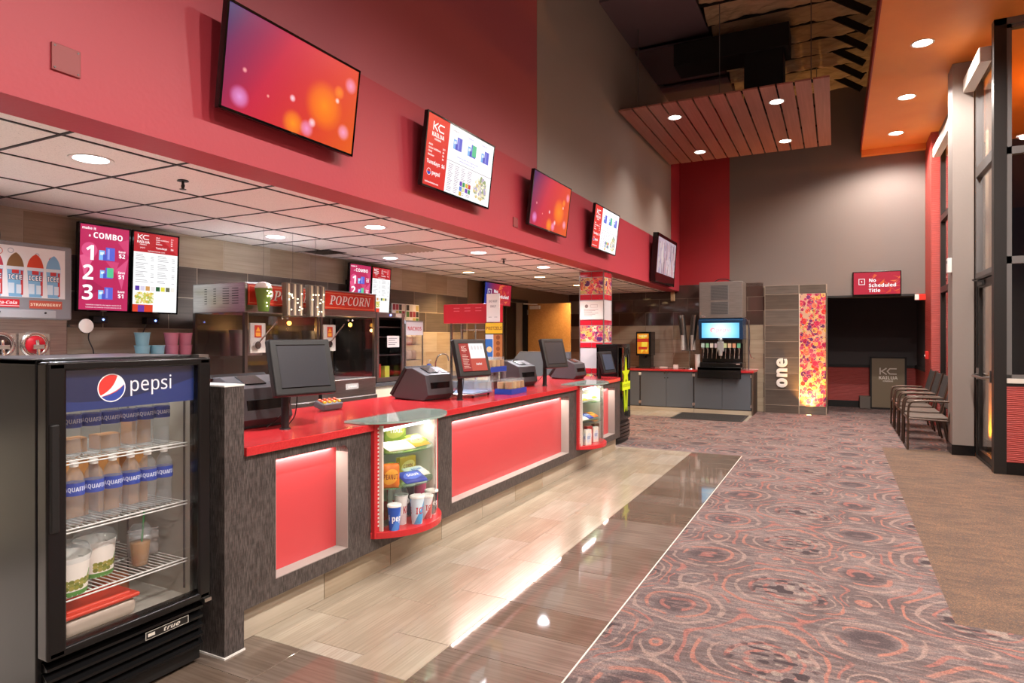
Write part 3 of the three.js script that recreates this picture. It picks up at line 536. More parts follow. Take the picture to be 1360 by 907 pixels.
// first case, bottom: cups; middle and top: packs
{ const c = 3.46, b = 0.300, G = 'sample cups in the first display case';
  paperCup([-2.46, b, c - 0.235], 0.042, 0.15, W_BLUE, 'blue soda cup at the near end of the case floor', true, G);
  paperCup([-2.50, b, c - 0.11], 0.044, 0.185, W_WHITE, 'tall white printed cup with clear dome lid on the case floor', 'dome', G);
  paperCup([-2.415, b, c - 0.055], 0.046, 0.17, W_ICEE, 'white frozen drink cup with flat white lid in front on the case floor', true, G);
  paperCup([-2.43, b, c + 0.075], 0.042, 0.145, W_POP, 'red and white lettered cup on the case floor', true, G);
  paperCup([-2.47, b, c + 0.19], 0.044, 0.15, W_DARK, 'black soda cup with white lid on the case floor', true, G);
  paperCup([-2.60, b, c + 0.10], 0.046, 0.20, W_DARK, 'tall black cup standing at the back of the case floor', true, G);
  paperCup([-2.58, b, c + 0.21], 0.046, 0.20, W_PINK, 'tall pink cup standing at the back of the case floor', true, G);
  paperCup([-2.62, b, c - 0.03], 0.048, 0.2, W_POP, 'tall red lettered cup at the back of the case floor', true, G);
  const s1 = 0.554, s2 = 0.774, H = 'snacks in the first display case';
  pouch([-2.5, s1, c - 0.22], 0.11, 0.15, 0.06, C_ORANGE, 'orange peanut pouch standing on the middle glass shelf', { group: H, turn: 0.7 });
  pouch([-2.45, s1, c - 0.06], 0.17, 0.13, 0.04, C_BLUE, 'blue candy pouch lying on the middle glass shelf', { flat: true, tilt: 0.35, group: H, turn: 1.2 });
  pouch([-2.54, s1, c + 0.11], 0.16, 0.12, 0.04, C_WHITE, 'clear pack of mints lying on the middle glass shelf', { flat: true, tilt: 0.3, group: H, turn: 1.3 });
  carton([-2.68, s1, c - 0.05], 0.17, 0.1, 0.04, C_GREEN, 'green trail mix carton behind the blue pouch', { turn: 1.4, group: H });
  carton([-2.66, s1, c + 0.16], 0.15, 0.12, 0.04, C_YEL, 'yellow carton at the far end of the middle glass shelf', { turn: 1.4, group: H });
  pouch([-2.5, s2, c - 0.15], 0.2, 0.13, 0.035, C_WHITE, 'pale snack pack lying on the upper glass shelf', { flat: true, tilt: 0.25, group: H, turn: 1.2 });
  pouch([-2.48, s2, c + 0.03], 0.16, 0.12, 0.035, C_YEL, 'yellow snack pack lying on the upper glass shelf', { flat: true, tilt: 0.3, group: H, turn: 1.5 });
  pouch([-2.57, s2, c + 0.15], 0.14, 0.11, 0.035, C_GREEN, 'green snack pack lying on the upper glass shelf', { flat: true, tilt: 0.3, group: H, turn: 1.4 });
  pouch([-2.74, s2, c + 0.14], 0.16, 0.17, 0.06, C_GREEN, 'green and white snack bag standing on the upper glass shelf', { group: H, turn: 1.0 });
}
{ const c = 6.95, b = 0.300, H = 'goods in the far display case';
  for (let i = 0; i < 4; i++) carton([-2.48 - 0.03 * (i % 2), b, c - 0.2 + 0.12 * i], 0.09, 0.17 + 0.02 * (i % 2), 0.05, [C_WHITE, C_RED, C_WHITE, C_BROWN][i], ['white carton nearest the shelf track on the far case floor', 'red candy carton on the far case floor', 'white carton beside the brown one on the far case floor', 'brown carton on the far case floor'][i], { turn: 1.2, group: H });
  for (let i = 0; i < 3; i++) pouch([-2.56, 0.554, c - 0.17 + 0.16 * i], 0.15, 0.12, 0.04, [C_WHITE, C_BLUE, C_ORANGE][i], ['white pack', 'blue pack', 'orange pack'][i] + ' on the middle shelf of the far case', { flat: true, tilt: 0.35, turn: 1.3, group: H });
  for (let i = 0; i < 3; i++) pouch([-2.58, 0.774, c - 0.17 + 0.16 * i], 0.15, 0.13, 0.04, [C_YEL, C_WHITE, C_GREEN][i], ['yellow pack', 'white pack', 'green pack'][i] + ' on the upper shelf of the far case', { flat: true, tilt: 0.3, turn: 1.3, group: H });
}

// ================================================================ THE GLASS-DOOR FRIDGE
{
  const g = thing('drinks_fridge', 'black glass-door drinks fridge with blue header standing before the end wall', 'fridge', [-2.9, 0, 1.65]);
  wpart(g, 'cabinet', [RB(-3.24, -2.63, 0.06, 1.42, 1.305, 1.335, 0.006), RB(-3.24, -2.63, 0.06, 1.42, 1.965, 1.995, 0.006), B(-3.24, -3.21, 0.06, 1.42, 1.335, 1.965), RB(-3.24, -2.63, 1.395, 1.42, 1.305, 1.995, 0.006), B(-3.24, -2.63, 0.06, 0.30, 1.335, 1.965)], mat(0x17181a, 0.28, { metalness: 0.3 }), 'black metal cabinet');
  wpart(g, 'liner', [B(-3.21, -3.2, 0.3, 1.395, 1.335, 1.965), B(-3.2, -2.64, 0.3, 1.395, 1.335, 1.345), B(-3.2, -2.64, 0.3, 1.395, 1.955, 1.965), B(-3.2, -2.64, 0.3, 0.312, 1.345, 1.955), B(-3.2, -2.64, 1.383, 1.395, 1.345, 1.955)], mat(0xaba89f, 0.5), 'pale grey inner liner');
  const dg = wpart(g, 'door_frame', [RB(-2.63, -2.56, 0.31, 1.41, 1.307, 1.377, 0.012), RB(-2.63, -2.56, 0.31, 1.41, 1.928, 1.993, 0.012), RB(-2.63, -2.56, 0.31, 0.345, 1.31, 1.99, 0.01), RB(-2.63, -2.56, 1.375, 1.41, 1.31, 1.99, 0.01)], M.softBlack, 'black door frame');
  wpart(g, 'door_glass', B(-2.592, -2.586, 0.345, 1.375, 1.377, 1.928), M.glass);
  wpart(g, 'door_handle', [RB(-2.565, -2.548, 0.78, 1.18, 1.315, 1.345, 0.006)], M.blackPlastic);
  many(g, 'hinge', [B(-2.63, -2.555, 0.296, 0.312, 1.955, 1.99), B(-2.63, -2.575, 1.41, 1.422, 1.94, 1.99)], M.steel);
  const header = canvasTex(1024, 288, (k, w, h) => {
    k.fillStyle = '#12234f'; k.fillRect(0, 0, w, h); k.fillStyle = '#1b3474'; k.beginPath(); k.moveTo(0, h * 0.75); k.quadraticCurveTo(w * 0.4, h * 0.95, w, h * 0.35); k.lineTo(w, h); k.lineTo(0, h); k.fill();
    const cx = 340, cy = 140, r = 96; k.fillStyle = '#fff'; k.beginPath(); k.arc(cx, cy, r + 8, 0, 7); k.fill();
    k.save(); k.beginPath(); k.arc(cx, cy, r, 0, 7); k.clip(); k.fillStyle = '#e3342f'; k.fillRect(cx - r, cy - r, 2 * r, 2 * r); k.fillStyle = '#fff'; k.beginPath(); k.moveTo(cx - r - 9, cy + 62); k.bezierCurveTo(cx - 20, cy + 30, cx + 20, cy - 10, cx + 46, cy - r); k.lineTo(cx + r, cy - r); k.lineTo(cx + r, cy - 22); k.bezierCurveTo(cx + 50, cy + 16, cx + 20, cy + 40, cx - r, cy + 66); k.fill();
    k.fillStyle = '#2447a6'; k.beginPath(); k.moveTo(cx - r, cy + 66); k.bezierCurveTo(cx + 20, cy + 50, cx + 60, cy + 20, cx + r, cy - 24); k.lineTo(cx + r, cy + r); k.lineTo(cx - r, cy + r); k.fill(); k.restore();
    k.fillStyle = '#f2f5fa'; k.font = '150px sans-serif'; k.textAlign = 'left'; k.fillText('pepsi', 470, 176);
  });
  wpart(g, 'header_sign', sheetX(-2.594, 1.217, 1.374, 1.378, 1.927), new THREE.MeshStandardMaterial({ map: header, roughness: 0.35, emissive: 0xffffff, emissiveMap: header, emissiveIntensity: 0.03 }), 'blue header with round red white and blue emblem');
  for (let i = 0; i < 5; i++) { const y = 0.085 + i * 0.043; wpart(g, 'grille_slat', ext([[0, 0], [0.035, 0.006], [0.035, 0.014], [0.006, 0.034], [0, 0.034]], 0.65, 0.002).translate(-2.63, y, -1.975), M.softBlack); }
  wpart(g, 'kick_panel', B(-2.66, -2.625, 0.02, 0.085, 1.32, 1.98), M.blackPlastic);
  many(g, 'foot', [[-3.2, 1.34], [-3.2, 1.96], [-2.68, 1.34], [-2.68, 1.96]].map(([x, d]) => cyl(0.02, 0.025, 0.06).translate(x, 0, -d)), M.greyPlastic);
  const plate = printed('plate', 256, 64, (k) => { k.fillStyle = '#b8b4aa'; k.fillRect(0, 0, 256, 64); k.fillStyle = '#1a1a1a'; k.fillRect(4, 4, 248, 56); k.fillStyle = '#d8d4c8'; k.font = 'bold italic 50px sans-serif'; k.textAlign = 'center'; k.fillText('true', 150, 48); k.fillRect(14, 18, 40, 26); }, 0.3);
  wpart(g, 'name_plate', sheetX(-2.592, 0.222, 0.255, 1.70, 1.90), plate, 'chrome and black name plate');
  for (const y of [1.016, 0.748, 0.484]) {
    const w = []; for (let i = 0; i <= 24; i++) w.push(rod([-3.18, y, 1.365 + i * 0.0238], [-2.67, y, 1.365 + i * 0.0238], 0.0025, 5));
    for (const [x, yy] of [[-2.67, y], [-2.67, y - 0.013], [-3.18, y], [-2.92, y - 0.004]]) w.push(rod([x, yy, 1.35], [x, yy, 1.95], 0.0035, 6));
    wpart(g, 'wire_shelf', w, mat(0xdfe2de, 0.4), 'white wire shelf');
  }
  wpart(g, 'shelf_standard', [B(-2.70, -2.69, 0.34, 1.37, 1.345, 1.349), B(-2.70, -2.69, 0.34, 1.37, 1.951, 1.955), B(-3.12, -3.11, 0.34, 1.37, 1.951, 1.955)], M.greyPlastic);
  wpart(g, 'light_tube', B(-3.0, -2.8, 1.376, 1.382, 1.45, 1.85), glow(0xfff8ee, 1));
  const l = new THREE.RectAreaLight(0xfff6ec, 1.5, 0.5, 0.4); l.position.set(-2.9 + 2.9, 1.375, 0); l.rotation.x = -Math.PI / 2; l.castShadow = true; l.name = 'lamp_light'; g.add(l);
}
function bottle(pos, label, group, capped = true) {
  const g = thing('water_bottle', label, 'bottle', pos, { group });
  part(g, 'bottle_body', lathe([[0.0, 0.002], [0.031, 0.001], [0.0355, 0.012], [0.033, 0.06], [0.0365, 0.115], [0.0365, 0.175], [0.03, 0.203], [0.0145, 0.228], [0.014, 0.236]], 16), M.water);
  part(g, 'label', new THREE.CylinderGeometry(0.0373, 0.0373, 0.05, 18, 1, true).translate(0, 0.145, 0), printed('water', 256, 64, (k) => { k.fillStyle = '#2a49a8'; k.fillRect(0, 0, 256, 64); k.fillStyle = '#dfe8f6'; k.font = 'bold 30px sans-serif'; for (const x of [4, 132]) k.fillText('AQUAFINA', x, 42, 110); }), 'blue label');
  part(g, 'cap', new THREE.CylinderGeometry(0.0155, 0.0155, 0.019, 14).translate(0, 0.241, 0), M.white);
  return g;
}
for (let i = 0; i < 7; i++) bottle([-2.72, 0.751, 1.41 + i * 0.0766], 'clear water bottle with blue label in the front row of the second fridge shelf', 'front row of bottles on the second fridge shelf');
for (let i = 0; i < 7; i++) bottle([-2.74, 1.019, 1.41 + i * 0.0766], 'clear water bottle with blue label on the top fridge shelf', 'bottles on the top fridge shelf');
const reflectionOrange = mat(0xcf8d4a, 0.6);  // orange blocks stand in for reflections in the door glass
for (let i = 0; i < 4; i++) carton([-2.86, 0.751, 1.425 + i * 0.13], 0.09, 0.235, 0.08, reflectionOrange, 'orange reflection shaped as a plain block behind the bottles on the second fridge shelf', { turn: Math.PI / 2, group: 'orange reflection blocks on the second fridge shelf', name: 'reflection_block' });
for (let i = 0; i < 4; i++) carton([-2.86, 1.019, 1.41 + i * 0.14], 0.09, i === 3 ? 0.11 : 0.06, 0.08, reflectionOrange, i === 3 ? 'orange reflection shaped as a tall block on the top fridge shelf' : 'orange reflection shaped as a low block on the top fridge shelf', { turn: Math.PI / 2, group: 'orange reflection blocks on the top fridge shelf', name: 'reflection_block' });
// third shelf: two snack tubs, an iced coffee, a bag; floor: red-lidded box
const tub = (k) => printed('tub' + k, 512, 192, (q) => { q.fillStyle = '#ece8df'; q.fillRect(0, 0, 512, 192); q.fillStyle = '#4f8a3c'; q.fillRect(0, 168, 512, 24); q.lineWidth = 12; q.strokeStyle = '#5f9a48'; for (const x of [60, 316]) { q.beginPath(); q.arc(x, 60, 90, 0.2, 1.7); q.stroke(); } for (let i = 0; i < 40; i++) { q.fillStyle = ['#8a8f3a', '#6f7a2c', '#a39a48'][i % 3]; q.beginPath(); q.arc(40 + (i % 8) * 20 + (i > 19 ? 256 : 0), 120 + Math.floor((i % 20) / 8) * 16, 11, 0, 7); q.fill(); } q.fillStyle = '#7a7468'; for (const x of [190, 440]) for (let i = 0; i < 9; i++) q.fillRect(x, 40 + i * 11, 60 - (i % 3) * 14, 4); });
for (const [x, d, r, label] of [[-2.73, 1.46, 0.085, 'white olive-print tub under crinkled film at the door edge of the third fridge shelf'], [-2.84, 1.635, 0.08, 'white olive-print tub with printed panel, standing behind its twin']]) {
  const g = thing('snack_tub', label, 'tub', [x, 0.487, d]); g.rotation.y = 0.6;
  part(g, 'tub_wall', new THREE.CylinderGeometry(r, r * 0.86, 0.15, 28, 1, true).translate(0, 0.075, 0), tub(0));
  part(g, 'tub_bottom', new THREE.CylinderGeometry(r * 0.86, r * 0.86, 0.003, 24).translate(0, 0.003, 0), M.white);
  part(g, 'film', lathe([[r + 0.002, 0.13], [r + 0.006, 0.15], [r * 0.9, 0.185], [r * 0.5, 0.2], [0, 0.195]], 18), M.clear, 'clear plastic film');
}
{ const g = thing('iced_coffee_cup', 'clear plastic cup of iced coffee with a green straw on the third fridge shelf', 'cup', [-2.76, 0.487, 1.785]);
  part(g, 'cup_wall', lathe([[0.0, 0.002], [0.032, 0.002], [0.045, 0.15], [0.046, 0.153]], 24), M.clear);
  part(g, 'coffee', lathe([[0.0, 0.005], [0.0305, 0.005], [0.0405, 0.105], [0, 0.106]], 24), mat(0xa5753f, 0.4), 'milky brown coffee');
  part(g, 'lid', lathe([[0.048, 0.15], [0.048, 0.16], [0.042, 0.165], [0.03, 0.185], [0.01, 0.188]], 24), M.clear);
  part(g, 'straw', rod([0.005, 0.05, 0], [0.012, 0.235, 0.01], 0.004), mat(0x2f8a4a, 0.4), 'green straw'); }
pouch([-2.87, 0.487, 1.87], 0.13, 0.12, 0.09, phys(0xd8d4d0, 0.2, { transmission: 0.5, thickness: 0 }), 'loose clear plastic bag beside the iced coffee', { name: 'plastic_bag', cat: 'bag', turn: 1.2 });
{ const g = thing('food_container', 'clear food box with a red lid on the fridge floor', 'container', [-2.79, 0.313, 1.575]);
  part(g, 'tub', muv(new RoundedBoxGeometry(0.22, 0.075, 0.3, 3, 0.03).translate(0, 0.0375, 0)), phys(0xd8c8b8, 0.25, { transmission: 0.35, thickness: 0 }));
  part(g, 'lid', [new RoundedBoxGeometry(0.235, 0.02, 0.315, 3, 0.01).translate(0, 0.085, 0), new RoundedBoxGeometry(0.19, 0.02, 0.26, 3, 0.01).translate(0, 0.095, 0)], phys(0xc93a26, 0.25), 'red snap lid'); }
pouch([-3.0, 0.313, 1.8], 0.16, 0.1, 0.09, mat(0xb5673a, 0.4), 'orange brown snack bag behind the red-lidded box', { turn: 0.5 });
// ================================================================ SCREENS
const UNI = ['#e33', '#fff'];
function kc(k, x, y, s, ink) {   // the cinema's lettered emblem
  k.save(); k.translate(x, y); k.scale(s, s); k.strokeStyle = ink; k.fillStyle = ink; k.lineWidth = 7; k.lineCap = 'butt';
  k.beginPath(); k.moveTo(8, 0); k.lineTo(8, 44); k.moveTo(44, 2); k.lineTo(16, 22); k.lineTo(44, 43); k.stroke();
  k.beginPath(); k.moveTo(100, 5); k.lineTo(62, 5); k.lineTo(48, 22); k.lineTo(62, 39); k.lineTo(100, 39); k.stroke();
  k.font = 'bold 30px sans-serif'; k.textAlign = 'center'; k.fillText('KAILUA', 52, 74); k.font = 'bold 13px sans-serif'; k.fillText('CINEMAS', 52, 90);
  k.restore();
}
const bokeh = canvasTex(1024, 576, (k, w, h) => {
  const g = k.createLinearGradient(0, 0, w, h); g.addColorStop(0, '#2e2060'); g.addColorStop(0.12, '#7a1e52'); g.addColorStop(0.35, '#c42440'); g.addColorStop(0.62, '#d4362c'); g.addColorStop(1, '#e05c1c'); k.fillStyle = g; k.fillRect(0, 0, w, h);
  for (const [x, y, r, c] of [[740, 330, 170, '255,140,20'], [500, 520, 90, '255,150,30'], [860, 200, 50, '255,140,40'], [110, 490, 70, '225,150,215'], [960, 120, 60, '240,150,190'], [480, 370, 26, '255,225,235'], [850, 260, 22, '255,220,230'], [650, 470, 34, '255,220,235'], [610, 520, 60, '240,150,200'], [930, 450, 60, '245,160,200'], [130, 330, 18, '255,180,170'], [300, 420, 12, '255,180,160']]) { const q = k.createRadialGradient(x, y, 0, x, y, r); q.addColorStop(0, 'rgba(' + c + ',0.95)'); q.addColorStop(0.6, 'rgba(' + c + ',0.6)'); q.addColorStop(1, 'rgba(' + c + ',0)'); k.fillStyle = q; k.fillRect(x - r, y - r, 2 * r, 2 * r); }
});
function comboArt(k, x, y, s, green) { k.fillStyle = '#5a62c8'; k.fillRect(x + 30 * s, y, 42 * s, 62 * s); k.fillStyle = '#8f95e2'; k.fillRect(x + 38 * s, y + 6 * s, 10 * s, 50 * s); k.fillStyle = green ? '#58bf8c' : '#6a72d8'; if (green) k.fillRect(x + 40 * s, y, 36 * s, 56 * s); k.fillStyle = '#7fb2ea'; k.fillRect(x, y + 16 * s, 26 * s, 46 * s); k.fillStyle = '#d8e8fa'; k.fillRect(x + 5 * s, y + 24 * s, 16 * s, 14 * s); k.fillStyle = '#4c55b8'; k.fillRect(x + 18 * s, y + 34 * s, 16 * s, 28 * s); }
const menuWide = canvasTex(1024, 576, (k, w, h) => {
  k.fillStyle = '#fbf8fb'; k.fillRect(0, 0, w, h); k.fillStyle = '#d3302c'; k.fillRect(0, 0, 300, h);
  kc(k, 65, 50, 1.6, '#fff'); k.fillStyle = '#fff'; k.font = 'bold 21px sans-serif'; k.textAlign = 'left';
  ['Adult', 'Senior & Military', 'Child', 'Matinee'].forEach((t, i) => k.fillText(t, 36, 248 + i * 28)); ['$11', '$9', '$8', '$8'].forEach((t, i) => k.fillText(t, 230, 248 + i * 28));
  k.font = 'bold 42px sans-serif'; k.fillText('Tuesdays', 30, 396, 180); k.fillText('$6', 232, 396);
  k.fillStyle = '#fff'; k.beginPath(); k.arc(70, 462, 28, 0, 7); k.fill(); k.fillStyle = '#2a4ab0'; k.beginPath(); k.arc(70, 462, 24, 0, Math.PI); k.fill(); k.fillStyle = '#d3302c'; k.beginPath(); k.arc(70, 462, 24, Math.PI, 0); k.fill(); k.fillStyle = '#fff'; k.font = 'bold 44px sans-serif'; k.fillText('pepsi', 110, 476);
  k.font = 'bold 20px sans-serif'; k.fillText('kailuacinemas.com', 28, 552);
  k.fillStyle = '#5a5560'; k.font = '20px sans-serif'; ['Combo #1', 'Combo #2', 'Combo #3'].forEach((t, i) => { k.fillText(t, 350 + i * 230, 46); comboArt(k, 370 + i * 225, 80, 1.8, i === 1); });
  k.font = '15px sans-serif'; k.fillText('Substitute any regular size for a large for one dollar', 440, 250); k.fillText('Substitute any soda for a frozen drink', 480, 276);
  k.fillStyle = '#333'; k.fillRect(300, 300, 724, 3);
  k.fillStyle = '#8a7488'; for (let c = 0; c < 4; c++) for (let i = 0; i < 16; i++) k.fillRect(330 + c * 100, 326 + i * 15, 74 - ((i * 7 + c * 11) % 30), 4);
  for (let i = 0; i < 9; i++) { k.fillStyle = ['#7048b0', '#3f9a58', '#d8b040', '#c8403a', '#5a80d0', '#e0e0a0'][i % 6]; k.fillRect(520 + (i % 4) * 46, 440 + Math.floor(i / 4) * 44, 38, 36); }
  for (let i = 0; i < 130; i++) { const a = rnd() * 6.28, r = Math.sqrt(rnd()) * 110; k.fillStyle = ['#e8dcb4', '#d8c48a', '#b4aac4', '#f2ecd8', '#9aa878'][i % 5]; k.beginPath(); k.arc(860 + Math.cos(a) * r, 440 + Math.sin(a) * r * 0.9, rr(8, 20), 0, 7); k.fill(); }
});
const comboTall = canvasTex(576, 1024, (k, w, h) => {
  k.fillStyle = '#b52a58'; k.fillRect(0, 0, w, h);
  for (const [p, c] of [[[[0, 380], [200, 300], [60, 620]], '#d85a84'], [[[420, 520], [576, 360], [500, 760]], '#d0507c'], [[[300, 420], [460, 420], [420, 560]], '#c84472'], [[[100, 640], [300, 760], [0, 900]], '#a32450'], [[[440, 170], [576, 120], [576, 330]], '#c8406c']]) { k.fillStyle = c; k.beginPath(); p.forEach(([x, y], i) => (i ? k.lineTo(x, y) : k.moveTo(x, y))); k.fill(); }
  k.fillStyle = '#d2507e'; k.beginPath(); k.arc(110, 300, 90, 0, 7); k.fill();
  k.fillStyle = '#fff'; k.font = 'bold 44px sans-serif'; k.fillText('make it', 20, 56); k.fillText('a', 96, 142); k.font = 'bold 96px sans-serif'; k.fillText('COMBO', 146, 150, 400);
  k.font = 'bold 250px sans-serif'; k.fillText('1', 60, 420); k.fillText('2', 30, 660); k.fillText('3', 30, 900);
  comboArt(k, 220, 250, 2.6, false); comboArt(k, 236, 500, 2.1, true); comboArt(k, 220, 740, 2.4, false);
  k.fillStyle = '#fff'; k.textAlign = 'center'; [['$2', 300], ['$1', 560], ['$1', 800]].forEach(([t, y]) => { k.font = 'bold 40px sans-serif'; k.fillText('Save', 494, y); k.font = 'bold 74px sans-serif'; k.fillText(t, 494, y + 66); });
  k.font = '20px sans-serif'; k.fillText('Substitute a large for any regular size for $1.00', 290, 968); k.fillText('Substitute any soda for a frozen drink for $1.00', 290, 998);
});
const menuTall = canvasTex(576, 1024, (k, w, h) => {
  k.fillStyle = '#fdfdfd'; k.fillRect(0, 0, w, h); k.fillStyle = '#b3232b'; k.fillRect(0, 0, w, 250); k.fillStyle = '#c8343a'; k.beginPath(); k.moveTo(300, 0); k.lineTo(576, 250); k.lineTo(576, 0); k.fill();
  kc(k, 40, 24, 1.5, '#fff'); k.fillStyle = '#fff'; k.font = 'bold 21px sans-serif'; ['Adult', 'Senior & Military', 'Child', 'Matinee'].forEach((t, i) => k.fillText(t, 280, 50 + i * 28)); ['$11', '$9', '$8', '$8'].forEach((t, i) => k.fillText(t, 480, 50 + i * 28));
  k.font = 'bold 34px sans-serif'; k.fillText('Tuesdays', 280, 190); k.fillText('$6', 480, 190); k.font = '26px sans-serif'; k.fillText('pepsi', 80, 200); k.fillText('kailuacinemas.com', 180, 236);
  k.fillStyle = '#77727a'; for (let c = 0; c < 2; c++) for (let i = 0; i < 17; i++) if (i % 5 !== 4) { k.fillRect(30 + c * 280, 280 + i * 22, 90 + ((i * 13 + c * 17) % 70), 5); if (i % 5) k.fillRect(220 + c * 280, 280 + i * 22, 40, 5); }
  for (let i = 0; i < 8; i++) { k.fillStyle = ['#5a3aa0', '#d8d0e4', '#d09a5a', '#e8e0e0', '#2a5a34', '#e0d84a', '#6a6a52', '#f0ece4'][i]; k.fillRect(30 + i * 66, 690, 54, 58); }
  for (let i = 0; i < 150; i++) { k.fillStyle = ['#e8d87a', '#c8c85a', '#f2ecc8', '#d8b44a', '#a8b85a'][i % 5]; k.beginPath(); k.arc(150 + rr(-110, 110), 850 + rr(-70, 60), rr(8, 18), 0, 7); k.fill(); }
  k.fillStyle = '#d8442a'; k.fillRect(0, 930, 260, 94); k.fillStyle = '#6a3aa0'; k.fillRect(70, 940, 80, 84);
});
const noTitle = (blue) => canvasTex(768, 432, (k, w, h) => {
  k.fillStyle = '#b8283c'; k.fillRect(0, 0, w, h);
  for (let i = 0; i < 26; i++) { k.fillStyle = ['#d84a34', '#c83438', '#e0603a', '#a82440', '#d04a5a', '#ea7048'][i % 6]; const x = rr(300, 780), y = rr(-20, 440); k.beginPath(); k.moveTo(x, y); k.lineTo(x + rr(-140, 140), y + rr(-120, 120)); k.lineTo(x + rr(-140, 140), y + rr(-120, 120)); k.fill(); }
  if (blue) { const g = k.createLinearGradient(0, 0, 420, 0); g.addColorStop(0, '#1a3a9a'); g.addColorStop(1, 'rgba(120,40,90,0)'); k.fillStyle = g; k.fillRect(0, 0, 420, h); }
  k.strokeStyle = '#fff'; k.lineWidth = 10; k.strokeRect(88, 128, 96, 110); k.fillStyle = '#fff'; k.font = 'bold 60px sans-serif'; k.fillText('1', 118, 206); k.font = 'bold 92px sans-serif'; ['No', 'Scheduled', 'Title'].forEach((t, i) => k.fillText(t, 250, 190 + i * 100, 480));
});
const faded = canvasTex(512, 288, (k, w, h) => { k.fillStyle = '#c8b4c0'; k.fillRect(0, 0, w, h); for (let i = 0; i < 120; i++) { const x = rnd() * w, y = rnd() * h; k.fillStyle = ['rgba(225,200,200,.5)', 'rgba(150,150,180,.45)', 'rgba(240,225,215,.5)', 'rgba(200,150,150,.4)', 'rgba(120,110,120,.4)'][i % 5]; k.fillRect(x, y, rr(10, 40), rr(30, 160)); } });

// television hung on the bulkhead, leaning forward; local +x is out of the wall
function television(d0, d1, y0, y1, xb, xt, map, label, o = {}) {
  const c = (d0 + d1) / 2, w = d1 - d0, h = Math.hypot(y1 - y0, xt - xb), lean = Math.atan2(xt - xb, y1 - y0);
  const g = thing(o.name ?? 'wall_television', label, 'television', [xb, y0, c], { group: o.group });
  const b = o.bezel ?? 0.014, t = o.thick ?? 0.035, foot = o.foot ?? b;
  const lean3 = (geo) => geo.rotateZ(-lean);
  part(g, 'casing', lean3(new RoundedBoxGeometry(t, h, w, 2, 0.006).translate(-t / 2, h / 2, 0)), M.softBlack, 'slim black casing');
  part(g, 'screen', lean3(new THREE.PlaneGeometry(w - 2 * b, h - b - foot).rotateY(Math.PI / 2).translate(0.0012, foot + (h - b - foot) / 2, 0)), screenMat(map, o.k ?? 1));
  part(g, 'bezel', [[0, h - b / 2, w, b], [0, foot / 2, w, foot]].map(([z, y, ww, hh]) => lean3(new THREE.BoxGeometry(0.006, hh, ww).translate(0.001, y, z))).concat([-1, 1].map((s) => lean3(new THREE.BoxGeometry(0.006, h, b).translate(0.001, h / 2, s * (w - b) / 2)))), M.gloss);
  part(g, 'badge', lean3(new THREE.BoxGeometry(0.002, 0.006, 0.05).translate(0.005, foot / 2, 0)), M.chrome);
  const wall = (o.wall ?? -2.975) - xb;
  part(g, 'wall_mount', [new THREE.BoxGeometry(Math.max(0.02, -wall), 0.06, 0.25).translate(wall / 2, h * 0.62, 0), new THREE.BoxGeometry(Math.max(0.02, -wall - 0.02), 0.05, 0.2).translate(wall / 2, h * 0.3, 0)], M.blackPlastic);
  return g;
}
const TG = 'televisions along the red bulkhead';
television(2.283, 3.32, 2.705, 3.265, -2.88, -2.81, bokeh, 'large television with red and orange light spots beside the small square wall plate', { k: 0.95, group: TG });
television(4.11, 5.19, 2.69, 3.265, -2.88, -2.81, menuWide, 'television showing a red and white price menu between two red bokeh screens', { k: 1.0, group: TG });
television(6.06, 7.11, 2.69, 3.27, -2.88, -2.81, bokeh, 'television with red light spots next to the narrow wall plate', { k: 0.95, group: TG });
television(7.97, 9.01, 2.69, 3.27, -2.88, -2.81, menuWide, 'television showing a price menu above the fruit tile column', { k: 1.1, group: TG });
television(11.27, 12.77, 2.50, 3.37, -2.87, -2.81, faded, 'older thick-framed television with pale picture near the corner', { k: 0.75, bezel: 0.06, foot: 0.17, thick: 0.09, group: TG });
const MG = 'upright menu screens on the tiled wall';
television(2.985, 3.41, 1.712, 2.43, -5.43, -5.40, comboTall, 'upright pink screen numbering three combos above the cups', { name: 'menu_screen', k: 1.05, group: MG, wall: -5.545 });
television(3.425, 3.865, 1.712, 2.43, -5.43, -5.40, menuTall, 'upright white price list screen above the cups', { name: 'menu_screen', k: 0.95, group: MG, wall: -5.545 });
television(6.18, 6.60, 1.82, 2.435, -5.43, -5.40, comboTall, 'upright pink combo screen behind the popcorn machines', { name: 'menu_screen', k: 1.05, group: MG, wall: -5.545 });
television(6.61, 7.01, 1.82, 2.435, -5.43, -5.40, menuTall, 'upright white price list screen above the warming cabinet', { name: 'menu_screen', k: 0.95, group: MG, wall: -5.545 });
{ const g = television(9.6, 10.62, 2.07, 2.50 - 0.03, -5.42, -5.39, noTitle(true), 'landscape screen with white titles beside the dark doorway', { k: 0.8, wall: -5.53 }); g.position.y -= 0; }
{ const g = thing('wall_television', 'flat screen with white titles above the corridor doorway', 'television', [0.68, 2.29, 13.72]);
  part(g, 'casing', new RoundedBoxGeometry(0.79, 0.445, 0.05, 2, 0.005).translate(0, 0.2225, 0), M.softBlack);
  part(g, 'screen', new THREE.PlaneGeometry(0.755, 0.41).translate(0, 0.2225, 0.0262), screenMat(noTitle(false), 1.0));
  part(g, 'wall_mount', new THREE.BoxGeometry(0.3, 0.2, 0.02).translate(0, 0.22, -0.02), M.blackPlastic); }
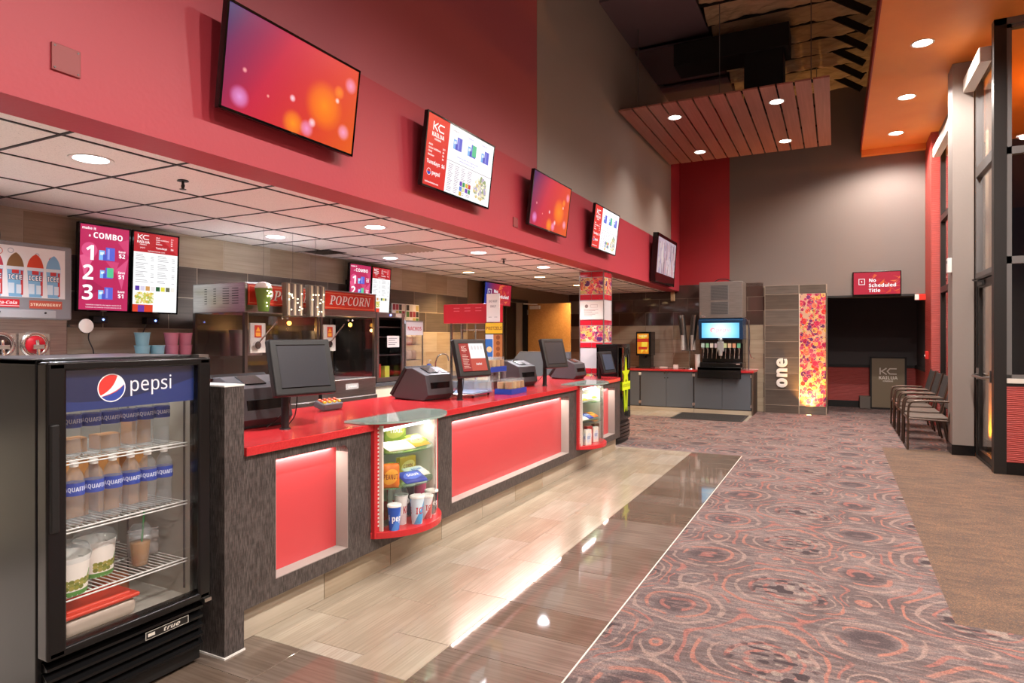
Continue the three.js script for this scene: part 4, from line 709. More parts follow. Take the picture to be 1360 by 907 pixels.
for (const [y0, y1, d0, d1, label] of [[2.64, 2.757, 1.532, 1.65, 'square brown-red cover plate on the bulkhead beside the large television'], [2.645, 2.746, 5.884, 5.985, 'small red cover plate on the bulkhead']]) {
  const g = thing('wall_plate', label, 'wall plate', [-2.975, y0, (d0 + d1) / 2]);
  wpart(g, 'plate', RB(-2.975, -2.965, y0, y1, d0, d1, 0.003), mat(0x9c4a4a, 0.5));
  wpart(g, 'screw', [[y0 + 0.012, d0 + 0.012], [y1 - 0.012, d0 + 0.012], [y0 + 0.012, d1 - 0.012], [y1 - 0.012, d1 - 0.012]].map(([y, d]) => new THREE.CylinderGeometry(0.004, 0.004, 0.003, 8).rotateZ(Math.PI / 2).translate(-2.964, y, -d)), M.greyMetal); }

// ================================================================ TILLS ON THE COUNTER
function customerDisplay(x, d, turn, mapMat, label, o = {}) {
  const g = thing('customer_display', label, 'monitor', [x, 0.97, d], { group: 'customer displays on the counter', turn });
  const w = o.w ?? 0.42, h = o.h ?? 0.34, y = o.y ?? 0.19, tilt = 0.26;
  part(g, 'pole', [cyl(0.022, 0.022, y + 0.2, 16).translate(-0.03, 0, 0.06), new THREE.CylinderGeometry(0.024, 0.024, 0.02, 16).translate(-0.03, 0.12, 0.06)], M.blackPlastic, 'black pole');
  part(g, 'pole_foot', new THREE.CylinderGeometry(0.03, 0.032, 0.006, 18).translate(-0.03, 0.003, 0.06), M.blackPlastic);
  const T2 = (geo) => geo.translate(0.05, -h / 2, 0).rotateZ(tilt).translate(0.02, y + h / 2, 0);
  part(g, 'housing', T2(new RoundedBoxGeometry(0.05, h, w, 3, 0.012).translate(-0.025, h / 2, 0)), M.blackPlastic, 'black plastic monitor housing');
  part(g, 'housing_back', T2(new RoundedBoxGeometry(0.04, h * 0.6, w * 0.6, 3, 0.015).translate(-0.06, h / 2, 0)), M.blackPlastic);
  part(g, 'screen', T2(new THREE.PlaneGeometry(w - 0.085, h - 0.085).rotateY(Math.PI / 2).translate(0.0012, h / 2 + 0.005, 0)), mapMat);
  part(g, 'bezel_lip', [[0, h - 0.038, w - 0.08, 0.004], [0, 0.045, w - 0.08, 0.004]].map(([z, yy, ww, hh]) => T2(new THREE.BoxGeometry(0.004, hh, ww).translate(0.001, yy, z))), M.gloss);
  const btn = []; for (let i = 0; i < 5; i++) btn.push(T2(new THREE.BoxGeometry(0.004, 0.006, 0.008).translate(-0.02, 0.05 + i * 0.02, -w / 2)));
  part(g, 'button', btn, M.greyMetal);
  for (const q of [tube([[-0.05, y + 0.1, 0.02], [-0.1, y, 0.06], [-0.11, 0.06, 0.05], [-0.13, 0.006, 0.02]], 0.0035), tube([[-0.05, y + 0.08, -0.02], [-0.09, y - 0.05, 0.0], [-0.12, 0.05, -0.06], [-0.13, 0.006, -0.12]], 0.003)]) part(g, 'cable', q, M.blackPlastic, 'thin black cable');
  return g;
}
const offScreen = phys(0x33343a, 0.3);
const tillScreen = canvasTex(512, 416, (k, w, h) => { k.fillStyle = '#c8564a'; k.fillRect(0, 0, w, h); k.fillStyle = '#a83a3a'; k.fillRect(0, 0, 190, h); k.fillStyle = '#fff'; k.fillRect(200, 0, 312, 230); kc(k, 40, 40, 1, '#ffd8c8'); k.fillStyle = '#f0c8b8'; for (let i = 0; i < 9; i++) k.fillRect(30, 170 + i * 24, 90 + (i * 31) % 50, 7); k.fillStyle = '#e8e0e0'; for (let i = 0; i < 4; i++) k.fillRect(240 + i * 66, 40, 40, 60); k.fillStyle = '#fff'; k.font = 'bold 44px sans-serif'; k.fillText('Hello!', 290, 330); });
customerDisplay(-2.80, 2.755, -0.22, offScreen, 'grey blank customer display beside the dark end wall', { y: 0.185, h: 0.33, w: 0.395 });
customerDisplay(-2.79, 4.665, -0.22, screenMat(tillScreen, 0.9), 'customer display with lit red and white screen beside the pretzel tray', { y: 0.185, h: 0.325, w: 0.385 });
customerDisplay(-2.79, 6.43, -0.25, offScreen, 'grey blank customer display in front of the open wooden door', { y: 0.185, h: 0.325, w: 0.385 });
customerDisplay(-2.68, 7.90, -0.1, phys(0x3a4a5c, 0.25), 'small customer display in front of the fruit tile column', { y: 0.055, h: 0.29, w: 0.36 });
function terminal(x, d, turn, label, s = 1) {   // till seen from behind: sloping back, card slot, paper tray
  const g = thing('till_terminal', label, 'till', [x, 0.97, d], { turn, group: 'tills on the counter' });
  const Q = (p, w, z0) => ext(p, w, 0.006).translate(0, 0, z0);
  part(g, 'housing', Q([[0.02, 0.01], [0.16, 0.01], [0.2, 0.05], [0.17, 0.2], [0.03, 0.255], [-0.04, 0.25], [-0.2, 0.045], [-0.19, 0.02], [-0.17, 0.02]].map(([a, b]) => [a * s, b * s]), 0.3 * s, -0.15 * s), M.greyPlastic, 'dark grey wedge housing');
  part(g, 'screen_back', Q([[-0.045, 0.262], [-0.03, 0.25], [-0.19, 0.035], [-0.21, 0.045]].map(([a, b]) => [a * s, b * s]), 0.32 * s, -0.16 * s), M.blackPlastic);
  part(g, 'receipt_slot', [new THREE.BoxGeometry(0.1 * s, 0.012, 0.12 * s).rotateZ(-0.37).translate(0.09 * s, 0.238 * s, 0.02 * s)], M.softBlack);
  part(g, 'button_panel', [new THREE.BoxGeometry(0.035 * s, 0.008, 0.05 * s).rotateZ(-0.37).translate(0.125 * s, 0.222 * s, -0.1 * s)], M.greyMetal);
  part(g, 'port_hollow', new THREE.BoxGeometry(0.01, 0.09 * s, 0.22 * s).translate(0.192 * s, 0.1 * s, 0), M.softBlack);
  part(g, 'base', new RoundedBoxGeometry(0.34 * s, 0.016, 0.3 * s, 2, 0.006).translate(0.0, 0.008, 0), M.blackPlastic);
  return g;
}
terminal(-3.21, 2.72, -0.1, 'large dark grey till behind the first customer display', 1.15);
terminal(-3.19, 4.58, -0.15, 'dark grey till with sloping back beside the lit customer display', 1.05);
terminal(-3.18, 6.3, -0.15, 'dark grey till behind the stacked cookie jars', 1.05);
terminal(-3.1, 7.72, -0.1, 'dark grey till near the fruit tile column', 0.95);
{ const g = thing('card_reader', 'dark keypad with coloured buttons on the counter behind the first display', 'keypad', [-3.3, 0.97, 3.55]);
  part(g, 'body', new RoundedBoxGeometry(0.1, 0.05, 0.2, 2, 0.01).rotateZ(-0.3).translate(0, 0.04, 0), M.greyPlastic);
  const ks = [[], [], []]; for (let i = 0; i < 12; i++) ks[i % 3].push(new THREE.BoxGeometry(0.016, 0.012, 0.022).translate(-0.03 + 0.025 * (i % 3), 0.03, -0.08 + 0.05 * Math.floor(i / 3)).rotateZ(-0.3).translate(0, 0.04, 0));
  part(g, 'key', ks[0], mat(0xd8552a, 0.5)); part(g, 'key', ks[1], mat(0xd8552a, 0.5)); part(g, 'key', ks[2], M.yellow); }
// pretzel tray, cookie jar racks, pretzel merchandiser
{ const g = thing('acrylic_tray', 'low clear acrylic tray with chrome feet beside the lit customer display', 'tray', [-2.98, 0.97, 4.97]); g.rotation.y = 0.1;
  part(g, 'tray_base', new RoundedBoxGeometry(0.34, 0.012, 0.4, 2, 0.005).translate(0, 0.03, 0), M.chrome);
  for (const [a, b] of [[-1, -1], [-1, 1], [1, -1], [1, 1]]) part(g, 'foot', new THREE.SphereGeometry(0.012, 10, 8).translate(a * 0.14, 0.012, b * 0.17), M.softBlack);
  for (const z of [-0.195, -0.065, 0.065, 0.195]) part(g, 'divider', new THREE.BoxGeometry(0.32, 0.1, 0.004).translate(0, 0.086, z), M.clear);
  part(g, 'front_lip', new THREE.BoxGeometry(0.004, 0.09, 0.385).translate(0.16, 0.08, 0), M.clear);
  part(g, 'liner', new THREE.BoxGeometry(0.28, 0.004, 0.37).translate(-0.01, 0.04, 0), mat(0x9fb4d0, 0.5)); }
const cookieJarGeo = { jar: lathe([[0.0, 0.001], [0.036, 0.001], [0.038, 0.01], [0.038, 0.065], [0.034, 0.074], [0.034, 0.078]], 16), lid: lathe([[0.036, 0.076], [0.038, 0.078], [0.038, 0.09], [0.034, 0.094], [0, 0.094]], 16) };
function jarRack(x, y, d, bandMat, group, label, nx, nd) {
  const g = thing('display_stand', label, 'display stand', [x, y, d]); g.rotation.y = 0.05;
  part(g, 'tray', [new THREE.BoxGeometry(nx * 0.085, 0.006, nd * 0.085 + 0.02).translate(0, 0.045, 0)], M.clear);
  part(g, 'front_card', new THREE.BoxGeometry(0.004, 0.05, nd * 0.085 + 0.02).translate(nx * 0.0425, 0.025, 0), M.blue, 'blue front card');
  part(g, 'side_card', new THREE.BoxGeometry(nx * 0.085, 0.05, 0.004).translate(0, 0.025, (nd * 0.085 + 0.02) / 2), bandMat, 'printed side card');
  part(g, 'back_card', new THREE.BoxGeometry(0.004, 0.05, nd * 0.085 + 0.02).translate(-nx * 0.0425, 0.025, 0), bandMat);
  for (let i = 0; i < nx; i++) for (let j = 0; j < nd; j++) {
    const q = thing('cookie_jar', group.label, 'jar', [x + (i - (nx - 1) / 2) * 0.083, y + 0.048, d + (j - (nd - 1) / 2) * 0.083], { group: group.name });
    part(q, 'jar_wall', cookieJarGeo.jar, M.clear); part(q, 'cookies', new THREE.CylinderGeometry(0.034, 0.034, 0.06, 12).translate(0, 0.034, 0), mat([0xb8884e, 0xa8743c, 0xc29a62][(i + j) % 3], 0.7), 'golden cookies'); part(q, 'lid', cookieJarGeo.lid, M.clear);
  }
  return g;
}
jarRack(-2.76, 0.97, 5.42, M.blue, { name: 'jars on the lower rack', label: 'small clear jar of golden cookies on the lower blue-fronted rack' }, 'low blue-fronted rack of cookie jars on the counter', 2, 4);
{ const g = thing('rack_riser', 'clear riser lifting the upper cookie rack', 'riser', [-2.98, 0.97, 5.42]); part(g, 'riser_top', new THREE.BoxGeometry(0.17, 0.006, 0.36).translate(0, 0.197, 0), M.clear); for (const [a, b] of [[-1, -1], [1, -1], [-1, 1], [1, 1]]) part(g, 'riser_leg', new THREE.BoxGeometry(0.02, 0.194, 0.02).translate(a * 0.07, 0.097, b * 0.16), M.clear); }
jarRack(-2.98, 1.17, 5.42, M.yellow, { name: 'jars on the upper rack', label: 'small clear jar of golden cookies on the upper yellow-sided rack' }, 'raised yellow-sided rack of cookie jars', 2, 4);
{ const g = thing('pretzel_warmer', 'red-topped glass pretzel warmer with yellow lettered sign', 'food warmer', [-3.35, 0.97, 5.83]);
  const x0 = -3.58, x1 = -3.12, d0 = 5.66, d1 = 5.87;
  wpart(g, 'hood', RB(x0 - 0.1, x1 + 0.04, 1.645, 1.845, d0, d1, 0.01), phys(0xb81f2e, 0.3), 'red metal hood');
  const sl = []; for (let i = 0; i < 3; i++) for (const y of [1.77, 1.8]) sl.push(B(x0 + 0.03 + i * 0.13, x0 + 0.10 + i * 0.13, y, y + 0.006, d0 - 0.002, d0 + 0.01)); wpart(g, 'vent_slot', sl, mat(0xd8707a, 0.4));
  wpart(g, 'base', RB(x0, x1, 0.97, 1.05, d0, d1, 0.008), M.darkSteel);
  for (const q of [B(x0, x1, 1.05, 1.645, d0, d0 + 0.005), B(x0, x1, 1.05, 1.645, d1 - 0.005, d1), B(x1 - 0.005, x1, 1.05, 1.645, d0, d1), B(x0, x0 + 0.005, 1.05, 1.645, d0, d1)]) wpart(g, 'glass_side', q, M.glass);
  many(g, 'post', [[x0, d0], [x1, d0], [x0, d1], [x1, d1]].map(([x, d]) => B(x - 0.01, x + 0.01, 1.05, 1.645, d - 0.01, d + 0.01)), M.chrome);
  wpart(g, 'rack', [rod([-3.35, 1.06, 5.765], [-3.35, 1.64, 5.765], 0.008), ...[1.25, 1.42, 1.58].flatMap((y) => [rod([-3.52, y, 5.765], [-3.18, y, 5.765], 0.004), rod([-3.35, y, 5.69], [-3.35, y, 5.84], 0.004)])], M.chrome);
  wpart(g, 'name_sign', sheetZ(d0 - 0.014, -3.165, -2.97, 1.54, 1.645), printed('pretzels', 256, 128, (k) => { k.fillStyle = '#e8bd28'; k.fillRect(0, 0, 256, 128); k.fillStyle = '#7a3a12'; k.font = 'bold 56px sans-serif'; k.textAlign = 'center'; k.fillText('PRETZELS', 128, 84, 240); }), 'yellow sign reading PRETZELS');
  wpart(g, 'sign_board', B(-3.17, -2.965, 1.22, 1.65, d0 - 0.012, d0 - 0.004), M.blackPlastic);
  wpart(g, 'poster', sheetZ(d0 - 0.014, -3.165, -2.97, 1.24, 1.53), printed('pretzelart', 256, 384, (k) => { k.fillStyle = '#c8d4e0'; k.fillRect(0, 0, 256, 384); k.fillStyle = '#2a6ab8'; k.fillRect(0, 60, 110, 240); k.fillStyle = '#b5703a'; k.fillRect(120, 0, 136, 384); k.fillStyle = '#8a4a1e'; for (let i = 0; i < 5; i++) { k.beginPath(); k.arc(190, 40 + i * 75, 30, 0, 7); k.fill(); } k.fillStyle = '#e8c88a'; k.beginPath(); k.arc(60, 200, 40, 0, 7); k.fill(); })); }
{ const g = thing('paper_notice', 'white paper notice with two lines of lettering taped to the red pretzel hood', 'notice', [-3.07, 1.66, 5.645]);
  wpart(g, 'paper', sheetZ(5.643, -3.15, -3.0, 1.66, 1.94), printed('notice', 256, 384, (k) => { k.fillStyle = '#ece8e4'; k.fillRect(0, 0, 256, 384); k.fillStyle = '#8a8486'; k.font = 'bold 44px sans-serif'; k.textAlign = 'center'; k.fillText('DO NOT', 128, 120); k.fillText('ONLY', 128, 190); k.fillRect(40, 320, 60, 6); k.fillRect(150, 320, 60, 6); }));
  wpart(g, 'backing_card', B(-3.15, -3.0, 1.655, 1.94, 5.645, 5.649), M.white); }

// ================================================================ BEHIND THE COUNTER
for (const [a, b, label] of [[0.2, 3.85, 'back counter under the frozen drink machine'], [5.75, 9.0, 'back counter with cream doors under the warming cabinets']]) {
  const g = thing('back_counter', label, 'counter', [-5.15, 0, (a + b) / 2]);
  wpart(g, 'cabinet', B(-5.53, -4.84, 0.08, 0.92, a, b), M.offWhite); wpart(g, 'kick_plate', B(-5.53, -4.9, 0, 0.08, a, b), M.blackPlastic);
  wpart(g, 'worktop', RB(-5.535, -4.8, 0.92, 0.96, a, b, 0.005), M.greyPlastic);
  for (let d = a + 0.05; d + 0.5 < b; d += 0.55) { const q = wpart(g, 'cabinet_door', RB(-4.84, -4.825, 0.12, 0.88, d, d + 0.53, 0.004), mat(0xd8cdb4, 0.5), 'cream cabinet door'); wpart(q, 'knob', new THREE.SphereGeometry(0.018, 12, 8).translate(-4.81, 0.8, -(d + 0.46)), M.chrome); }
}
{ const g = thing('shelf_riser', 'steel riser behind the glass-door fridge carrying the paper cups', 'shelf', [-5.2, 0.96, 3.65]);
  wpart(g, 'riser_top', RB(-5.4, -5.0, 1.30, 1.325, 3.2, 3.88, 0.005), M.steel); many(g, 'riser_side', [B(-5.4, -5.0, 0.96, 1.30, 3.2, 3.22), B(-5.4, -5.0, 0.96, 1.30, 3.82, 3.84)], M.steel); }
{ const bl = mat(0x8fc4d6, 0.5), pk = mat(0xd88aa4, 0.5), G = 'coloured cup stacks behind the fridge', geo = new THREE.CylinderGeometry(0.058, 0.046, 0.105, 24, 1, true).translate(0, 0.0525, 0), rim = new THREE.TorusGeometry(0.058, 0.004, 6, 24).rotateX(Math.PI / 2).translate(0, 0.105, 0), bot = new THREE.CylinderGeometry(0.0465, 0.0465, 0.004, 20).translate(0, 0.002, 0);
  const put = (d, y, m, label) => { const g = thing('plastic_cup', label, 'cup', [-5.12, y, d], { group: G }); part(g, 'cup_wall', geo, m); part(g, 'rim', rim, m); part(g, 'cup_bottom', bot, m); };
  put(3.33, 1.326, bl, 'pale blue cup under another blue cup behind the fridge'); put(3.33, 1.432, bl, 'pale blue cup standing on top of a blue cup'); put(3.46, 1.326, bl, 'single pale blue cup between the blue and pink stacks');
  put(3.59, 1.326, pk, 'pink cup under another pink cup beside the single blue cup'); put(3.59, 1.432, pk, 'pink cup on top of the stack beside the single blue cup'); put(3.72, 1.326, pk, 'pink cup under another pink cup at the popcorn end'); put(3.72, 1.432, pk, 'pink cup on top of the stack at the popcorn end'); }
// frozen drink machine
{ const g = thing('frozen_drink_machine', 'grey frozen drink machine with lettered cup poster and two round dispensers', 'drink machine', [-5.1, 0.96, 2.05]);
  const X = -4.98, d0 = 1.45, d1 = 2.71;
  wpart(g, 'cabinet', [RB(-5.5, X - 0.02, 0.98, 2.14, d0 + 0.02, d1 - 0.02, 0.01)], M.steel);
  wpart(g, 'header', [RB(-5.3, X, 1.625, 2.155, d0, d1, 0.015)], M.greyPaint, 'grey moulded header');
  wpart(g, 'poster', sheetX(X + 0.002, 1.775, 2.125, 1.75, 2.66), printed('icee', 1024, 400, (k, w, h) => {
    k.fillStyle = '#eef0f2'; k.fillRect(0, 0, w, h); k.lineWidth = 4; for (const [x, y, r, c] of [[560, 50, 26, '#d8463a'], [640, 40, 18, '#9ab'], [930, 90, 24, '#d8463a'], [500, 70, 40, '#4a7ac0'], [820, 60, 14, '#9ab']]) { k.strokeStyle = c; k.beginPath(); k.arc(x, y, r, 0, 7); k.stroke(); }
    const cup = (x, top, s) => { k.fillStyle = top; k.beginPath(); k.moveTo(x - 76 * s, 170); k.quadraticCurveTo(x - 66 * s, 80, x + 5, 52); k.quadraticCurveTo(x + 66 * s, 80, x + 76 * s, 170); k.fill(); k.fillStyle = '#dfeaf2'; k.fillRect(x - 78 * s, 160, 156 * s, 26); k.fillStyle = '#7fbbe0'; k.beginPath(); k.moveTo(x - 72 * s, 186); k.lineTo(x + 72 * s, 186); k.lineTo(x + 56 * s, 396); k.lineTo(x - 56 * s, 396); k.fill(); k.fillStyle = '#c8383a'; k.fillRect(x + 46 * s, 190, 16, 190); k.fillRect(x - 30 * s, 186, 60 * s, 30); k.fillStyle = '#d8ecf8'; k.fillRect(x - 60 * s, 290, 40, 80); k.fillRect(x + 6, 300, 34, 70); k.fillStyle = '#fff'; k.strokeStyle = '#28486a'; k.lineWidth = 7; k.font = 'bold 52px sans-serif'; k.textAlign = 'center'; k.strokeText('ICEE', x, 262, 120 * s); k.fillText('ICEE', x, 262, 120 * s); };
    cup(395, '#b07a3a', 0.78); cup(533, '#c23a52', 0.78); cup(671, '#8a6a44', 0.78); cup(808, '#d8462a', 0.78); cup(937, '#7fb6dc', 0.72);
  }), 'white poster of cups lettered ICEE');
  wpart(g, 'flavour_label', sheetX(X + 0.002, 1.705, 1.76, 2.19, 2.37), printed('coke', 256, 80, (k) => { k.fillStyle = '#d3222e'; k.fillRect(0, 0, 256, 80); k.fillStyle = '#fff'; k.font = 'italic bold 44px serif'; k.textAlign = 'center'; k.fillText('Coca-Cola', 128, 48); k.fillRect(0, 62, 256, 5); }), 'red label reading Coca-Cola');
  wpart(g, 'flavour_label', sheetX(X + 0.002, 1.702, 1.757, 2.43, 2.64), printed('straw', 256, 80, (k) => { k.fillStyle = '#c25a48'; k.fillRect(0, 0, 256, 80); k.fillStyle = '#f2e6cc'; k.font = 'bold 40px sans-serif'; k.textAlign = 'center'; k.fillText('STRAWBERRY', 128, 54, 240); }), 'label reading STRAWBERRY');
  wpart(g, 'service_strip', [RB(X - 0.01, X + 0.004, 1.635, 1.69, 1.7, 2.6, 0.004)], mat(0xa9abad, 0.5)); many(g, 'lock', [2.25, 2.53].map((d) => new THREE.CylinderGeometry(0.007, 0.007, 0.006, 10).rotateZ(Math.PI / 2).translate(X + 0.006, 1.672, -d)), M.blackPlastic);
  for (const [d, c] of [[2.03, 0x3a5aa8], [2.26, 0x2a1e1c], [2.47, 0xb01c28]]) {
    const q = wpart(g, 'dispenser', [new THREE.TorusGeometry(0.075, 0.018, 10, 28).rotateY(Math.PI / 2).translate(X - 0.01, 1.45, -d), RB(X - 0.04, X - 0.01, 1.37, 1.53, d - 0.1, d + 0.1, 0.006)], M.chrome, 'chrome dispenser ring');
    wpart(q, 'bowl_window', new THREE.SphereGeometry(0.07, 20, 12).scale(0.35, 1, 1).translate(X - 0.01, 1.45, -d), phys(c, 0.15), 'coloured slush behind the ring');
    wpart(q, 'tap', [rod([X + 0.02, 1.48, d], [X + 0.05, 1.34, d], 0.012), RB(X + 0.02, X + 0.05, 1.42, 1.45, d - 0.035, d + 0.035, 0.004)], M.chrome);
  }
  wpart(g, 'drip_tray', RB(-5.1, X + 0.1, 1.0, 1.05, d0 + 0.03, d1 - 0.03, 0.01), M.darkSteel);
  wpart(g, 'side_disc', lathe([[0, 0.012], [0.05, 0.01], [0.055, 0], [0, 0]], 24).rotateZ(-Math.PI / 2).translate(X + 0.01, 1.585, -2.80), M.white, 'white round disc'); wpart(g, 'disc_arm', B(X - 0.2, X + 0.01, 1.575, 1.595, 2.69, 2.8), M.darkSteel);
  wpart(g, 'hose', tube([[-5.3, 2.1, 2.36], [-5.28, 2.25, 2.38], [-5.3, 2.36, 2.28], [-5.4, 2.42, 2.14], [-5.5, 2.43, 2.0]], 0.014), M.greyMetal, 'bent grey hose'); }
// popcorn machines
function popcorn(d0, d1, label, vented) {
  const X = -4.6, XB = -5.28, g = thing('popcorn_machine', label, 'popcorn machine', [-4.94, 0, (d0 + d1) / 2], { group: 'pair of popcorn machines' });
  wpart(g, 'base_cabinet', RB(XB, X, 0.06, 0.82, d0, d1, 0.008), M.steel); many(g, 'foot', [[XB + 0.05, d0 + 0.05], [X - 0.05, d0 + 0.05], [XB + 0.05, d1 - 0.05], [X - 0.05, d1 - 0.05]].map(([x, d]) => cyl(0.02, 0.02, 0.06).translate(x, 0, -d)), M.darkSteel);
  wpart(g, 'corn_tray', [RB(XB, X + 0.012, 0.86, 1.06, d0 + 0.015, d1 - 0.015, 0.01), RB(XB, X + 0.03, 0.81, 0.87, d0 + 0.01, d1 - 0.01, 0.008)], M.steel, 'brushed steel tray');
  wpart(g, 'maker_plate', sheetX(X + 0.014, 0.95, 1.01, (d0 + d1) / 2 - 0.08, (d0 + d1) / 2 + 0.12), printed('maker', 256, 96, (k) => { k.fillStyle = '#b4b0ac'; k.fillRect(0, 0, 256, 96); k.fillStyle = '#f2f0ec'; k.font = 'italic bold 46px serif'; k.textAlign = 'center'; k.fillText('Cretors', 128, 62); }, 0.35));
  for (const [x, d] of [[XB, d0], [XB, d1 - 0.03], [X - 0.03, d0], [X - 0.03, d1 - 0.03]]) wpart(g, 'corner_post', B(x, x + 0.03, 1.06, 1.72, d, d + 0.03), M.darkSteel);
  for (const q of [B(XB + 0.03, X - 0.03, 1.06, 1.72, d0 + 0.012, d0 + 0.017), B(XB + 0.03, X - 0.03, 1.06, 1.72, d1 - 0.017, d1 - 0.012)]) wpart(g, 'glass_side', q, M.glass);
  const half = (d0 + d1) / 2;
  for (const [a, b] of [[d0 + 0.03, half - 0.004], [half + 0.004, d1 - 0.03]]) wpart(g, 'glass_door', B(X - 0.014, X - 0.008, 1.07, 1.71, a, b), M.glass);
  many(g, 'latch', [[half - 0.03], [half + 0.03]].map(([d]) => new THREE.SphereGeometry(0.012, 10, 8).translate(X + 0.005, 1.68, -d)), M.chrome);
  wpart(g, 'back_panel', B(XB, XB + 0.012, 1.06, 1.72, d0 + 0.03, d1 - 0.03), M.darkSteel);
  wpart(g, 'hood', RB(XB - 0.0, X, 1.72, 1.985, d0, d1, 0.006), M.steel, 'brushed steel hood');
  if (vented) { const v = []; for (let c = 0; c < 4; c++) for (let r = 0; r < 7; r++) v.push(B(-5.12 + c * 0.12, -5.06 + c * 0.12 + (c > 1 ? 0.02 : -0.03), 1.80 + r * 0.022, 1.806 + r * 0.022, d0 - 0.002, d0 + 0.004)); wpart(g, 'vent_slot', v, M.blackPlastic); }
  wpart(g, 'name_sign', sheetX(X + 0.004, 1.795, 1.965, d0 + 0.03, d1 - 0.03), printed('popcorn', 1024, 210, (k, w, h) => { k.fillStyle = '#cc2f16'; k.fillRect(0, 0, w, h); k.strokeStyle = '#e8a878'; k.lineWidth = 6; k.strokeRect(16, 14, w - 32, h - 28); k.font = 'italic bold 160px serif'; k.textAlign = 'center'; k.fillStyle = '#6a1208'; k.fillText('POPCORN', w / 2 + 8, 164, 860); k.fillStyle = '#f0e8e0'; k.fillText('POPCORN', w / 2, 158, 860); }), 'red sign reading POPCORN');
  wpart(g, 'sign_frame', [B(X, X + 0.006, 1.965, 1.972, d0 + 0.025, d1 - 0.025), B(X, X + 0.006, 1.788, 1.795, d0 + 0.025, d1 - 0.025)], mat(0xb83a28, 0.4));
  const kx = -5.0, kd = d0 + 0.36, kt = wpart(g, 'kettle', [new THREE.CylinderGeometry(0.15, 0.14, 0.22, 28).translate(kx, 1.44, -kd), new THREE.CylinderGeometry(0.155, 0.155, 0.02, 28).translate(kx, 1.56, -kd), rod([kx, 1.56, kd], [kx, 1.72, kd], 0.02)], M.steel, 'steel popping kettle');
  wpart(kt, 'switch_plate', B(X - 0.09, X - 0.07, 1.36, 1.63, d0 + 0.12, d0 + 0.29), mat(0xc8c0b4, 0.5), 'cream control plate'); wpart(kt, 'warning_label', sheetX(X - 0.068, 1.50, 1.61, d0 + 0.165, d0 + 0.245), printed('warn', 96, 128, (k) => { k.fillStyle = '#c03a24'; k.fillRect(0, 0, 96, 128); k.fillStyle = '#e8a030'; k.beginPath(); k.moveTo(48, 14); k.lineTo(82, 66); k.lineTo(14, 66); k.fill(); k.fillRect(16, 76, 64, 40); }), 'orange warning label');
  wpart(kt, 'crank_handle', [rod([X - 0.06, 1.43, d0 + 0.18], [X - 0.05, 1.64, d0 + 0.40], 0.008), new THREE.CylinderGeometry(0.035, 0.035, 0.03, 16).rotateZ(Math.PI / 2).translate(X - 0.055, 1.43, -(d0 + 0.18))], M.chrome);
  wpart(g, 'warming_bulb', new THREE.SphereGeometry(0.022, 14, 10).translate(-4.8, 1.64, -(d1 - 0.2)), glow(0xffb040, 5), 'amber warming bulb');
  const l = new THREE.PointLight(0xffc880, 0.04); l.position.set(-4.8 + 4.94, 1.58, -(d1 - 0.2) + (d0 + d1) / 2); l.castShadow = true; l.name = 'lamp_light'; g.add(l);
  return g;
}
popcorn(3.915, 4.815, 'stainless popcorn machine with slotted vents on its side', true);
popcorn(4.835, 5.70, 'stainless popcorn machine beside the warming cabinet', false);
// light-up ornaments hung before the popcorn hoods
function ornament(d, w, h, y, kind, label) {
  const g = thing('light_up_ornament', label, 'ornament', [-4.5, y, d], { group: 'light-up ornaments hung before the popcorn machines' });
  if (kind === 'box') { const p = [[-w / 2, 0], [w / 2, 0], [w / 2 + 0.01, h], [-w / 2 - 0.01, h]]; part(g, 'body', ext(p, 0.05, 0.003).rotateY(Math.PI / 2).translate(-0.025, 0, 0), phys(0x8a8070, 0.15, { transmission: 0.4, thickness: 0 }));
    for (let i = 0; i < 5; i++) part(g, 'stripe', new THREE.BoxGeometry(0.004, h * 0.96, w / 11).translate(0.03, h / 2, -w / 2 + w * (i + 0.5) / 5), mat(i % 2 ? 0x4a3a34 : 0xb8a888, 0.4)); }
  else { part(g, 'body', lathe([[w * 0.3, 0], [w * 0.42, h * 0.5], [w * 0.5, h * 0.78]], 20), mat(0x6a8a3a, 0.3)); part(g, 'dome', lathe([[w * 0.5, h * 0.78], [w * 0.4, h * 0.93], [w * 0.1, h]], 20), M.white); part(g, 'band', new THREE.CylinderGeometry(w * 0.47, w * 0.43, h * 0.16, 20, 1, true).translate(0, h * 0.62, 0), mat(0x5a2a60, 0.4)); }
  const pts = []; for (let i = 0; i < 14; i++) pts.push(new THREE.SphereGeometry(0.006, 6, 5).translate(kind === 'box' ? 0.036 : w * 0.46, h * (0.08 + 0.84 * rnd()), (rnd() - 0.5) * w * (kind === 'box' ? 0.9 : 0.4)));
  part(g, 'fairy_light', pts, glow(0xfff0c8, 4)); part(g, 'hanger', rod([0, h, 0], [0, 2.478 - y, 0], 0.0015, 5), M.greyMetal);
  return g;
}
ornament(4.03, 0.15, 0.26, 1.73, 'cup', 'light-up ornament shaped like a green drink with dome lid');
ornament(4.37, 0.19, 0.30, 1.70, 'box', 'light-up striped popcorn box ornament over the first popcorn sign');
ornament(4.66, 0.19, 0.30, 1.70, 'box', 'light-up striped popcorn box ornament where the two popcorn machines meet');
